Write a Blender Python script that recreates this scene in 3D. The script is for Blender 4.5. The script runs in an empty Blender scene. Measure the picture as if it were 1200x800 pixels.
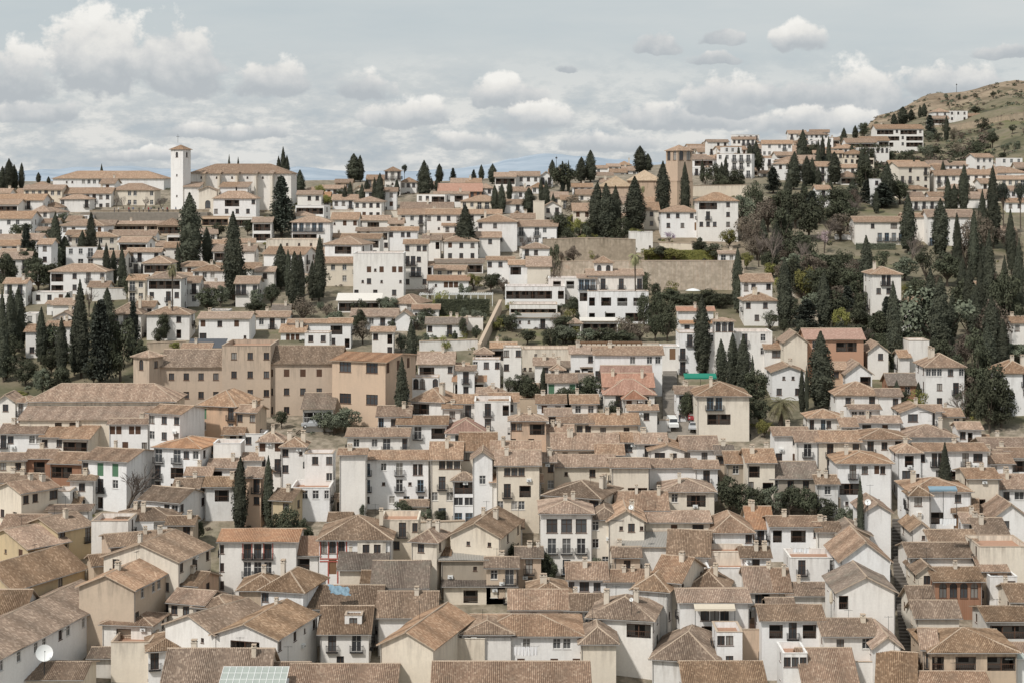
import bpy, math, random
from mathutils import Vector, Matrix, noise
random.seed(7)
R = math.radians
scene = bpy.context.scene
COL = scene.collection
F = 2060.0          # focal length in photo pixels (photo 1200 wide)
YH = 205.0          # horizon line
SUN_AZ, SUN_EL = -40.0, 50.0   # sun behind the viewer, to the left

# ------------------------------------------------------------------ terrain
DN = [20,150,220,250,283,315,345,400,460,500,560,600,650,720,800,900,1000,1100,1300,1600,2500,25000]
ZC = [-74,-80,-80,-76,-67,-58,-49,-38.5,-29,-23,-12,-6]
FARZ = {
 -900:[-2,-5,-12,-20,-28,-36,-46,-54,-60,-60],
 500:[-2,-5,-12,-20,-28,-36,-46,-54,-60,-60],
 600:[-1,-1,-4,-10,-18,-26,-40,-50,-60,-60],
 750:[0,2,4,5,3,0,-10,-25,-40,-60],
 900:[-1,2,8,13,14,12,0,-20,-40,-60],
 1000:[-3,1,8,15,21,25,16,-10,-40,-60],
 1035:[-4,0,8,18,28,38,34,0,-40,-60],
 1100:[-5,0,8,22,35,51,50,10,-40,-60],
 1200:[-4,4,18,32,45,59,62,40,-30,-60],
 1500:[-2,10,26,42,58,74,80,60,-20,-60],
 2600:[0,12,28,45,60,76,84,64,-20,-60]}
FX = sorted(FARZ)
def smooth(t): return t*t*(3-2*t)
def ground(px, D):
    D = min(max(D, DN[0]), DN[-1])
    i = 0
    while i < len(DN)-2 and D > DN[i+1]: i += 1
    t = (D-DN[i])/(DN[i+1]-DN[i])
    j = 0
    px = min(max(px, FX[0]), FX[-1])
    while j < len(FX)-2 and px > FX[j+1]: j += 1
    s = smooth((px-FX[j])/(FX[j+1]-FX[j]))
    def zz(k):
        if k < len(ZC): return ZC[k]
        return FARZ[FX[j]][k-len(ZC)]*(1-s)+FARZ[FX[j+1]][k-len(ZC)]*s
    return zz(i)*(1-t)+zz(i+1)*t
def gxy(X, Y): return ground(600+F*X/max(Y,1.0), Y)
def solve(px, py, h=0.0, lo=190.0, hi=1250.0, fallback=635.0):
    """distance at which something of height h standing on the ground has its top at pixel row py"""
    D = lo; k = (YH-py)/F
    while D < hi:
        if ground(px, D)+h >= k*D: return D
        D += 0.5
    return fallback
def pt(px, py, D): return Vector(((px-600)/F*D, D, (YH-py)/F*D))

# ------------------------------------------------------------------ mesh builder
class MB:
    def __init__(s): s.v=[]; s.f=[]; s.m=[]; s.uv=[]
    def face(s, pts, mat=0, uv=None):
        b=len(s.v); s.v.extend([tuple(p) for p in pts]); s.f.append(tuple(range(b,b+len(pts)))); s.m.append(mat)
        s.uv.extend(uv if uv else [(0.0,0.0)]*len(pts))
    def box(s, a, b, mat=0, skip=''):
        x0,y0,z0=a; x1,y1,z1=b
        if 'd' not in skip: s.face([(x0,y0,z0),(x0,y1,z0),(x1,y1,z0),(x1,y0,z0)],mat)
        if 'u' not in skip: s.face([(x0,y0,z1),(x1,y0,z1),(x1,y1,z1),(x0,y1,z1)],mat)
        if 'f' not in skip: s.face([(x0,y0,z0),(x1,y0,z0),(x1,y0,z1),(x0,y0,z1)],mat)
        if 'b' not in skip: s.face([(x1,y1,z0),(x0,y1,z0),(x0,y1,z1),(x1,y1,z1)],mat)
        if 'l' not in skip: s.face([(x0,y1,z0),(x0,y0,z0),(x0,y0,z1),(x0,y1,z1)],mat)
        if 'r' not in skip: s.face([(x1,y0,z0),(x1,y1,z0),(x1,y1,z1),(x1,y0,z1)],mat)
    def tube(s, p0, p1, r0, r1, n=6, mat=0, cap=True):
        p0=Vector(p0); p1=Vector(p1); d=(p1-p0)
        if d.length<1e-6: return
        d.normalize(); a=d.orthogonal().normalized(); b=d.cross(a)
        A=[p0+(a*math.cos(2*math.pi*i/n)+b*math.sin(2*math.pi*i/n))*r0 for i in range(n)]
        B=[p1+(a*math.cos(2*math.pi*i/n)+b*math.sin(2*math.pi*i/n))*r1 for i in range(n)]
        for i in range(n):
            j=(i+1)%n; s.face([A[i],A[j],B[j],B[i]],mat)
        if cap: s.face(B,mat); s.face(A[::-1],mat)
    def lathe(s, prof, n=10, mat=0, c=(0,0,0), sx=1, sy=1):
        for k in range(len(prof)-1):
            r0,z0=prof[k]; r1,z1=prof[k+1]
            for i in range(n):
                a0=2*math.pi*i/n; a1=2*math.pi*(i+1)/n
                P=lambda r,z,a:(c[0]+r*math.cos(a)*sx,c[1]+r*math.sin(a)*sy,c[2]+z)
                if r0<1e-4: s.face([P(r0,z0,a0),P(r1,z1,a1),P(r1,z1,a0)],mat)
                elif r1<1e-4: s.face([P(r0,z0,a0),P(r0,z0,a1),P(r1,z1,a0)],mat)
                else: s.face([P(r0,z0,a0),P(r0,z0,a1),P(r1,z1,a1),P(r1,z1,a0)],mat)
    def mesh(s, name, mats, smooth_=False):
        me=bpy.data.meshes.new(name); me.from_pydata(s.v,[],s.f)
        if not isinstance(mats,(list,tuple)): mats=[mats]
        for m in mats: me.materials.append(m)
        if any(s.m): me.polygons.foreach_set('material_index', s.m)
        if any(u!=(0.0,0.0) for u in s.uv):
            l=me.uv_layers.new(name='UVMap'); flat=[c for u in s.uv for c in u]; l.data.foreach_set('uv', flat)
        if smooth_: me.polygons.foreach_set('use_smooth',[True]*len(s.f))
        me.update(); return me

def link(name, data, parent=None, mat=None):
    o=bpy.data.objects.new(name,data); COL.objects.link(o)
    if parent: o.parent=parent
    if mat is not None: o.matrix_local=mat
    return o
THINGS=[]   # (obj, noun class, adjective noun phrase, px, py, fixed label)
def tag(o, cat, phrase, px, py, label=None, group=None, cls=None):
    o['category']=cat
    if group: o['group']=group
    THINGS.append(dict(o=o,cls=cls or cat,phrase=phrase,px=px,py=py,label=label))
    return o
def empty(name, loc, rz=0.0):
    o=bpy.data.objects.new(name,None); COL.objects.link(o); o.location=loc; o.rotation_euler=(0,0,rz); o.empty_display_size=0.5
    return o
def structure(o): o['kind']='structure'; return o

# ------------------------------------------------------------------ materials
def newmat(name):
    m=bpy.data.materials.new(name); m.use_nodes=True; nt=m.node_tree; nt.nodes.clear()
    out=nt.nodes.new('ShaderNodeOutputMaterial'); b=nt.nodes.new('ShaderNodeBsdfPrincipled'); nt.links.new(b.outputs[0],out.inputs[0])
    b.inputs['Roughness'].default_value=0.9; b.inputs['Specular IOR Level'].default_value=0.2
    return m,nt,b
class NT:
    def __init__(s,nt): s.nt=nt
    def n(s,t,**kw):
        x=s.nt.nodes.new(t)
        for k,v in kw.items(): setattr(x,k,v)
        return x
    def l(s,a,b): s.nt.links.new(a,b)
    def set(s,sock,v):
        if hasattr(v,'links') or isinstance(v,bpy.types.NodeSocket): s.l(v,sock)
        else: sock.default_value=v
    def math(s,op,a,b=None,c=None,clamp=False):
        x=s.n('ShaderNodeMath',operation=op,use_clamp=clamp); s.set(x.inputs[0],a)
        if b is not None: s.set(x.inputs[1],b)
        if c is not None: s.set(x.inputs[2],c)
        return x.outputs[0]
    def mix(s,fac,a,b,bt='MIX'):
        x=s.n('ShaderNodeMix',data_type='RGBA',blend_type=bt); s.set(x.inputs[0],fac)
        s.set(x.inputs[6],a if not isinstance(a,tuple) else (*a,1)); s.set(x.inputs[7],b if not isinstance(b,tuple) else (*b,1)); return x.outputs[2]
    def ramp(s,fac,stops,interp='LINEAR'):
        x=s.n('ShaderNodeValToRGB'); s.l(fac,x.inputs[0]); cr=x.color_ramp; cr.interpolation=interp
        while len(cr.elements)<len(stops): cr.elements.new(0.5)
        for e,(p,c) in zip(cr.elements,stops): e.position=p; e.color=(*c,1) if isinstance(c,tuple) else (c,c,c,1)
        return x.outputs[0]
    def noise(s,vec,scale,detail=4,rough=0.55,dim='3D'):
        x=s.n('ShaderNodeTexNoise',noise_dimensions=dim); s.l(vec,x.inputs['Vector']); x.inputs['Scale'].default_value=scale
        x.inputs['Detail'].default_value=detail; x.inputs['Roughness'].default_value=rough; return x.outputs[0]
    def maprange(s,v,a,b,c,d):
        x=s.n('ShaderNodeMapRange'); s.set(x.inputs[0],v)
        for i,q in enumerate((a,b,c,d)): x.inputs[i+1].default_value=q
        return x.outputs[0]
    def bump(s,h,strength,dist,b):
        x=s.n('ShaderNodeBump'); x.inputs['Strength'].default_value=strength; x.inputs['Distance'].default_value=dist; s.l(h,x.inputs['Height']); s.l(x.outputs[0],b.inputs['Normal'])
def offset_coords(N, out='Object'):
    tc=N.n('ShaderNodeTexCoord'); oi=N.n('ShaderNodeObjectInfo'); at=N.n('ShaderNodeAttribute',attribute_name='tone'); rnd_=N.math('FRACT',N.math('ADD',oi.outputs['Random'],at.outputs['Fac']))
    cmb=N.n('ShaderNodeCombineXYZ'); r=N.math('MULTIPLY',rnd_,91.0)
    for i in range(3): N.l(r,cmb.inputs[i])
    v=N.n('ShaderNodeVectorMath',operation='ADD'); N.l(tc.outputs[out],v.inputs[0]); N.l(cmb.outputs[0],v.inputs[1])
    return v.outputs[0], rnd_
def wall_mat(name, rgb, dirt=0.5, dirtc=(0.30,0.25,0.20), brick=False):
    m,nt,b=newmat(name); N=NT(nt); v,rnd=offset_coords(N)
    mp=N.n('ShaderNodeMapping'); N.l(v,mp.inputs[0]); mp.inputs['Scale'].default_value=(1.0,1.0,0.13)
    streak=N.noise(mp.outputs[0],1.6,5,0.65); blot=N.noise(v,0.35,5,0.6); fine=N.noise(v,3.0,4,0.7)
    f=N.maprange(streak,0.5,0.8,0,1); g=N.maprange(blot,0.45,0.75,0,1)
    dirtf=N.math('MULTIPLY',N.math('ADD',N.math('MULTIPLY',f,0.6),N.math('MULTIPLY',g,0.5),clamp=True),dirt)
    hue=N.mix(N.math('MULTIPLY',rnd,0.8), rgb, tuple(c*k for c,k in zip(rgb,(0.97,0.915,0.83))))
    c=N.mix(dirtf, hue, dirtc)
    tg=N.n('ShaderNodeTexCoord'); sg=N.n('ShaderNodeSeparateXYZ'); N.l(tg.outputs['Generated'],sg.inputs[0])
    drip=N.math('MULTIPLY',N.maprange(sg.outputs[2],0.72,0.98,0,1),N.maprange(streak,0.44,0.66,0,1)); c=N.mix(N.math('MULTIPLY',drip,min(.85,dirt*1.5)),c,tuple(x*.62 for x in dirtc))
    big=N.noise(v,0.12,3,0.5); c=N.mix(N.maprange(big,0.45,0.65,0,min(.5,dirt*.8)),c,tuple(x*.86 for x in rgb))
    c=N.mix(N.maprange(fine,0.3,0.7,0.0,0.13), c, (0.2,0.18,0.16))
    if brick:
        bt=N.n('ShaderNodeTexBrick'); N.l(v,bt.inputs['Vector']); bt.inputs['Scale'].default_value=1.6
        bt.inputs['Color1'].default_value=(*rgb,1); bt.inputs['Color2'].default_value=(rgb[0]*.75,rgb[1]*.7,rgb[2]*.65,1); bt.inputs['Mortar'].default_value=(0.42,0.36,0.3,1)
        c=N.mix(0.5,c,bt.outputs[0])
    N.l(c,b.inputs['Base Color']); N.bump(fine,0.35,0.03,b)
    return m
def roof_mat(name, dark, base, light, patch=(0.17,0.155,0.125), patchf=0.6):
    m,nt,b=newmat(name); N=NT(nt)
    uv=N.n('ShaderNodeUVMap',uv_map='UVMap'); sp=N.n('ShaderNodeSeparateXYZ'); N.l(uv.outputs[0],sp.inputs[0])
    oi=N.n('ShaderNodeObjectInfo'); at=N.n('ShaderNodeAttribute',attribute_name='tone'); rnd=N.math('FRACT',N.math('ADD',oi.outputs['Random'],at.outputs['Fac']))
    us=N.math('DIVIDE',sp.outputs[0],0.27); vs=N.math('DIVIDE',sp.outputs[1],0.36)
    cu=N.math('FLOOR',us); cv=N.math('FLOOR',N.math('ADD',vs,N.math('MULTIPLY',N.math('MODULO',cu,2.0),0.5)))
    cb=N.n('ShaderNodeCombineXYZ'); N.l(cu,cb.inputs[0]); N.l(cv,cb.inputs[1]); N.l(N.math('MULTIPLY',rnd,77.0),cb.inputs[2])
    wn=N.n('ShaderNodeTexWhiteNoise',noise_dimensions='3D'); N.l(cb.outputs[0],wn.inputs['Vector'])
    cmb=N.n('ShaderNodeCombineXYZ'); N.l(sp.outputs[0],cmb.inputs[0]); N.l(sp.outputs[1],cmb.inputs[1]); N.l(N.math('MULTIPLY',rnd,77.0),cmb.inputs[2])
    big=N.noise(cmb.outputs[0],0.45,6,0.65); med=N.noise(cmb.outputs[0],1.9,4,0.6)
    tile=N.ramp(wn.outputs[0],[(0.0,tuple(a*.42+b_*.58 for a,b_ in zip(dark,base))),(0.25,tuple(a*.2+b_*.8 for a,b_ in zip(dark,base))),(0.6,base),(0.88,tuple(a*.35+b_*.65 for a,b_ in zip(light,base))),(1.0,tuple(a*.62+b_*.38 for a,b_ in zip(light,base)))])
    c=N.mix(N.maprange(med,0.4,0.7,0.0,0.35),tile,tuple(a*.25+b_*.75 for a,b_ in zip(dark,base)))
    ch_=N.math('PINGPONG',N.math('ADD',us,0.0),1.0)
    c=N.mix(N.maprange(N.math('ABSOLUTE',N.math('SUBTRACT',N.math('FRACT',us),0.5)),0.28,0.5,0.0,0.6),c,tuple(x*.55 for x in dark))  # channels between barrel tiles darkened in the colour, standing in for shade
    c=N.mix(N.math('MULTIPLY',N.maprange(big,0.48,0.72,0,1),patchf),c,patch)
    # per-roof shade
    hs=N.n('ShaderNodeHueSaturation'); N.l(c,hs.inputs['Color']); N.l(N.maprange(rnd,0,1,0.74,1.16),hs.inputs['Value']); 
    wr=N.n('ShaderNodeTexWhiteNoise',noise_dimensions='1D'); N.l(rnd,wr.inputs['W']); N.l(N.maprange(wr.outputs[0],0,1,0.84,1.14),hs.inputs['Saturation'])
    N.l(hs.outputs[0],b.inputs['Base Color'])
    # course steps and barrel profile
    fu=N.math('FRACT',us); barrel=N.math('SINE',N.math('MULTIPLY',fu,math.pi)); fv=N.math('FRACT',vs)
    h=N.math('ADD',N.math('MULTIPLY',barrel,0.7),N.math('MULTIPLY',N.math('SUBTRACT',1.0,fv),0.45))
    h=N.math('ADD',h,N.math('MULTIPLY',wn.outputs[0],0.35))
    N.bump(h,0.8,0.07,b)
    return m
def plain(name, rgb, rough=0.8, var=0.25, scale=2.0, spec=0.25, metal=0.0):
    m,nt,b=newmat(name); N=NT(nt); v,rnd=offset_coords(N)
    n=N.noise(v,scale,4,0.6); c=N.mix(N.maprange(n,0.3,0.7,0,var),rgb,tuple(x*0.45 for x in rgb))
    c=N.mix(N.math('MULTIPLY',rnd,var*0.6),c,tuple(min(1,x*1.35) for x in rgb))
    N.l(c,b.inputs['Base Color']); b.inputs['Roughness'].default_value=rough; b.inputs['Specular IOR Level'].default_value=spec; b.inputs['Metallic'].default_value=metal
    return m
def leaf_mat(name, c0, c1, scale=0.9):
    m,nt,b=newmat(name); N=NT(nt); v,rnd=offset_coords(N)
    n=N.noise(v,scale,3,0.6); c=N.mix(N.maprange(n,0.32,0.68,0,1),c0,c1)
    n2=N.noise(v,scale*5,2,0.5); c=N.mix(N.maprange(n2,0.4,0.7,0,0.5),c,tuple(x*1.6 for x in c1))
    hs=N.n('ShaderNodeHueSaturation'); N.l(c,hs.inputs['Color']); N.l(N.maprange(rnd,0,1,0.75,1.3),hs.inputs['Value']); N.l(N.maprange(rnd,0,1,0.488,0.51),hs.inputs['Hue'])
    N.l(hs.outputs[0],b.inputs['Base Color']); b.inputs['Roughness'].default_value=0.85
    return m
M={}
M['W']=wall_mat('whitewash',(0.83,0.82,0.81),0.24,(0.40,0.35,0.30))
M['C']=wall_mat('cream_render',(0.76,0.695,0.60),0.36,(0.40,0.33,0.265))
M['O']=wall_mat('ochre_render',(0.60,0.48,0.31),0.45)
M['T']=wall_mat('tan_masonry',(0.58,0.47,0.365),0.45)
M['S']=wall_mat('seminary_plaster',(0.54,0.44,0.355),0.5)
M['A']=wall_mat('apricot_render',(0.62,0.475,0.36),0.35)
M['B']=wall_mat('red_brick',(0.36,0.19,0.12),0.4,brick=True)
M['P']=wall_mat('peach_render',(0.64,0.455,0.33),0.45)
M['R']=wall_mat('terracotta_render',(0.52,0.31,0.215),0.35)
M['G']=wall_mat('grey_stone',(0.38,0.33,0.27),0.6,brick=False)
M['K']=wall_mat('grey_render',(0.70,0.685,0.66),0.45)
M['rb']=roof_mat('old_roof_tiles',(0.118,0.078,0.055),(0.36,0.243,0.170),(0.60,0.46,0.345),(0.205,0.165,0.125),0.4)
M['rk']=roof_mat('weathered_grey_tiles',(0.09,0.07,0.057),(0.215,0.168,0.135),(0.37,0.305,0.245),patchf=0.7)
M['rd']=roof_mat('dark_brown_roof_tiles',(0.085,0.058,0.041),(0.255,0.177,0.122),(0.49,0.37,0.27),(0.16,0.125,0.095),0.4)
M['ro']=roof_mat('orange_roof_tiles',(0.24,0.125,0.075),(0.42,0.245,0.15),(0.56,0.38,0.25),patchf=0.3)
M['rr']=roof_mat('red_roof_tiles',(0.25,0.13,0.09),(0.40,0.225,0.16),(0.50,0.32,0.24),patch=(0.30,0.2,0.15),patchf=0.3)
M['rs']=plain('slate_sheet',(0.085,0.09,0.10),0.6)
M['rw']=plain('white_roof_sheet',(0.66,0.62,0.56),0.7)
M['rg']=plain('corrugated_grey_sheet',(0.34,0.32,0.29),0.6)
M['cap']=plain('ridge_mortar_tiles',(0.47,0.37,0.28),0.9,0.5,6.0)
def glass_mat():
    m,nt,b=newmat('window_glass'); N=NT(nt); v,rnd=offset_coords(N)
    w=N.n('ShaderNodeTexWhiteNoise',noise_dimensions='1D'); N.l(rnd,w.inputs['W'])
    c=N.ramp(w.outputs[0],[(0.0,(0.030,0.031,0.034)),(0.45,(0.050,0.052,0.055)),(0.8,(0.085,0.09,0.095)),(0.9,(0.20,0.19,0.175)),(1.0,(0.36,0.34,0.31))])
    N.l(c,b.inputs['Base Color']); b.inputs['Roughness'].default_value=0.12; b.inputs['Specular IOR Level'].default_value=0.6; return m
M['glass']=glass_mat()
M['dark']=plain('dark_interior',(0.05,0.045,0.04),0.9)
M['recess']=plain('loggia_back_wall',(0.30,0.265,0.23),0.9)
M['Q']=wall_mat('pink_brick',(0.57,0.44,0.34),0.45,(0.34,0.25,0.19))
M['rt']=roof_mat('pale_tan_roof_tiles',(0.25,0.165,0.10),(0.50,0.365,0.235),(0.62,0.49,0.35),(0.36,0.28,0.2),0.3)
M['pipe']=plain('grey_drain_pipe',(0.30,0.28,0.26),0.6)
M['brown']=plain('brown_wood',(0.105,0.058,0.038),0.7)
M['wood']=plain('light_wood',(0.22,0.13,0.075),0.7)
M['green']=plain('green_paint',(0.10,0.20,0.12),0.6)
M['frame']=plain('white_window_frame',(0.62,0.60,0.57),0.6,0.1)
M['blue']=plain('blue_grey_paint',(0.17,0.26,0.34),0.6)
M['redtrim']=plain('red_trim_paint',(0.42,0.12,0.09),0.7)
M['iron']=plain('black_iron',(0.035,0.033,0.032),0.6)
M['chim']=wall_mat('chimney_render',(0.68,0.61,0.52),0.6)
M['terr']=plain('terrace_tile_floor',(0.40,0.24,0.165),0.85,0.4)
M['stone']=plain('pale_stone',(0.47,0.42,0.35),0.9,0.4)
M['steel']=plain('white_painted_metal',(0.72,0.72,0.70),0.4,0.1)
M['awn_g']=plain('green_awning_cloth',(0.02,0.19,0.13),0.8,0.2)
M['awn_c']=plain('canvas_awning_cloth',(0.56,0.49,0.39),0.85,0.2)
M['awn_b']=plain('blue_plastic_sheet',(0.20,0.29,0.35),0.5,0.3)
M['cloth']=plain('white_laundry_cloth',(0.75,0.75,0.75),0.9,0.1)
M['bark']=plain('bark',(0.10,0.080,0.062),0.95,0.5,4.0)
M['twig']=plain('bare_twigs',(0.175,0.145,0.125),0.95,0.4)
M['lc']=leaf_mat('cypress_foliage',(0.031,0.035,0.026),(0.066,0.069,0.047))
M['lp']=leaf_mat('pine_foliage',(0.028,0.033,0.028),(0.057,0.064,0.048))
M['lb']=leaf_mat('evergreen_foliage',(0.032,0.036,0.024),(0.072,0.076,0.046))
M['lo']=leaf_mat('olive_foliage',(0.075,0.085,0.060),(0.135,0.145,0.10))
M['ly']=leaf_mat('yellow_green_foliage',(0.10,0.105,0.032),(0.20,0.19,0.06))
M['lr']=leaf_mat('russet_foliage',(0.085,0.068,0.052),(0.155,0.125,0.095))
M['lk']=leaf_mat('blossom',(0.34,0.25,0.26),(0.52,0.42,0.43))
M['lv']=leaf_mat('violet_blossom',(0.22,0.15,0.26),(0.36,0.27,0.40))
M['lpalm']=leaf_mat('palm_frond',(0.13,0.13,0.07),(0.25,0.23,0.125))
M['skin']=plain('skin',(0.50,0.33,0.25),0.6)
MERGE=set('''488_217 858_630 1173_270 596_255 725_256 644_203 246_530 611_455 682_430 1103_516 1160_219 1080_350 880_172 1135_136 724_193 866_186 94_252 520_431 700_205.5 838_190 890_184 1150_341 930_336 704_214 -5_347 1108_221 712_195 892_203 412_224 487_310.5 547_214 895_170 352_224 590_618 868_171 880_179 529_214 652_429 812_193 852_187 922_169 938_166 622_219 698_197 716_202 818_178 885_194 846_203 1150_227 376_278 500_650 55_356 730_200 60_590 393_583 558_461 658_234 127_612 850_175 970_164 864_192 -3_226 1157_539 560_462 834_176 393_214 828_188 1094_131 29_219 50_261 1065_230 813_185 822_199 1090_139 300_802 952_161 1146_196 1180_199 646_432 172_288 1090_230 456_262 560_220 632_207 1135_229 319_365 647_231 430_210 62_372 1115_201 1168_780 845_193 28_368 1010_165 1044_204 1168_192 50_242.5 660_445 1092_197 557_413 1120_192 671_219 43_270 1134_214 146_308 214_408 268_255 676_228 898_188 386_610 799_379 843_297 863_199 1112_130 1183_208 985_207 104_336 37_247.5 425_682 113_264 118_215 221_407 906_169 1118_600 532_446 982_626 469_213 598_224 1075_212 160_359 16_470 902_712 22_281 1064_204 1144_205 546_372 1022_210 236_254 375_221 957_222 193_290 65_575 78_259 78_275 484_362 840_531 1184_223 550_250.5 637_242 280_508 976_432 600_467 961_174 262_508 519_264 672_247 285_538 625_236 -2_281 18_227 470_592 576_407 1040_716 218_556 1130_612 520_478 575_470 987_499 1080_481 362_230 580_207 62_357 463_372 338_378 640_486 184_263.5 640_506 977_775'''.split())
SKIP=set('''1090_209 -8_581 -8_600 560_532 846_720 0_552 690_211 424_300'''.split())
MROOTS=[]
HIDDEN_TREES=set('''bare_tree.011 bare_tree.012 bare_tree.013 bare_tree.016 bare_tree.018 bare_tree.021 bare_tree.027 bare_tree.028 bare_tree.029 bare_tree.030 bare_tree.031 evergreen_tree.014 evergreen_tree.021 evergreen_tree.033 evergreen_tree.034 evergreen_tree.051 evergreen_tree.058 evergreen_tree.060 evergreen_tree.062 evergreen_tree.074 evergreen_tree.088 evergreen_tree.090 evergreen_tree.107 evergreen_tree.108 evergreen_tree.109 evergreen_tree.110 evergreen_tree.111 evergreen_tree.112 evergreen_tree.113 evergreen_tree.134 evergreen_tree.135 evergreen_tree.136 evergreen_tree.141 evergreen_tree.144 evergreen_tree.147 evergreen_tree.150 evergreen_tree.162 evergreen_tree.164 evergreen_tree.167 evergreen_tree.170 evergreen_tree.172 evergreen_tree.173 evergreen_tree.175 evergreen_tree.176 evergreen_tree.183 evergreen_tree.188 evergreen_tree.189 leafy_tree.003 leafy_tree.011 leafy_tree.012 leafy_tree.033 leafy_tree.034 leafy_tree.037 leafy_tree.038 leafy_tree.039 leafy_tree.040 leafy_tree.047 leafy_tree.052 leafy_tree.061 leafy_tree.062 leafy_tree.067 olive_tree olive_tree.002 olive_tree.026 olive_tree.028 olive_tree.030 olive_tree.031 olive_tree.032 olive_tree.037 olive_tree.039 olive_tree.040 olive_tree.041 olive_tree.042 olive_tree.044 olive_tree.048 shrub.015 shrub.018 shrub.036 shrub.039 shrub.041 shrub.042 shrub.046 shrub.050 shrub.051 shrub.053 shrub.055 shrub.060 shrub.061 shrub.063 shrub.065 shrub.072 shrub.073 shrub.075 shrub.076 shrub.082 shrub.086 shrub.087 shrub.088 shrub.091 shrub.092 shrub.093 shrub.094 shrub.095 shrub.098 shrub.099 shrub.100 shrub.101 shrub.105 shrub.108 shrub.111 shrub.117 shrub.129 shrub.130 shrub.131 shrub.134 shrub.135 shrub.136 shrub.137 shrub.139 shrub.140 shrub.141 shrub.142 shrub.143 shrub.144 shrub.146 shrub.147 shrub.149 shrub.150 shrub.152 shrub.154 shrub.155 shrub.156 shrub.157 shrub.158 shrub.161 shrub.162 shrub.164'''.split())
NAMEC={}
# ------------------------------------------------------------------ walls with real openings
def facade(mb, O, X, n, w, z0, z1, holes, rev=0.22, arches=()):
    """wall plane from O along X (unit, horizontal); n outward; holes (x0,z0,x1,z1,arch)"""
    O=Vector(O); X=Vector(X); n=Vector(n)
    xs=sorted(set([0.0,w]+[q for h in holes for q in (h[0],h[2])])); zs=sorted(set([z0,z1]+[q for h in holes for q in (h[1],h[3])]))
    P=lambda x,z,k=0.0: O+X*x+Vector((0,0,z))-n*k
    for i in range(len(xs)-1):
        cx=(xs[i]+xs[i+1])/2
        run=None
        for j in range(len(zs)-1):
            cz=(zs[j]+zs[j+1])/2
            inside=any(h[0]<cx<h[2] and h[1]<cz<h[3] for h in holes)
            if inside:
                if run is not None: mb.face([P(xs[i],run),P(xs[i+1],run),P(xs[i+1],zs[j]),P(xs[i],zs[j])]); run=None
            elif run is None: run=zs[j]
        if run is not None: mb.face([P(xs[i],run),P(xs[i+1],run),P(xs[i+1],z1),P(xs[i],z1)])
    for h in holes:
        a,b,c,d=h[:4]
        mb.face([P(a,b),P(a,b,rev),P(a,d,rev),P(a,d)]); mb.face([P(c,b,rev),P(c,b),P(c,d),P(c,d,rev)])
        mb.face([P(a,b),P(c,b),P(c,b,rev),P(a,b,rev)]); mb.face([P(a,d,rev),P(c,d,rev),P(c,d),P(a,d)])
        if len(h)>4 and h[4]:
            r=(c-a)/2; cx=(a+c)/2; zc=d-r; K=5
            for sgn in (-1,1):
                for k in range(K):
                    t0=math.pi/2*k/K; t1=math.pi/2*(k+1)/K
                    q0=(cx+sgn*r*math.sin(t0),zc+r*math.cos(t0)); q1=(cx+sgn*r*math.sin(t1),zc+r*math.cos(t1))
                    pts=[P(q0[0],q0[1],.003),P(q1[0],q1[1],.003),P(q1[0],d,.003),P(q0[0],d,.003)]
                    mb.face(pts if sgn<0 else pts[::-1])
                    pr=[P(q0[0],q0[1],.003),P(q0[0],q0[1],rev),P(q1[0],q1[1],rev),P(q1[0],q1[1],.003)]
                    mb.face(pr if sgn<0 else pr[::-1])

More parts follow.
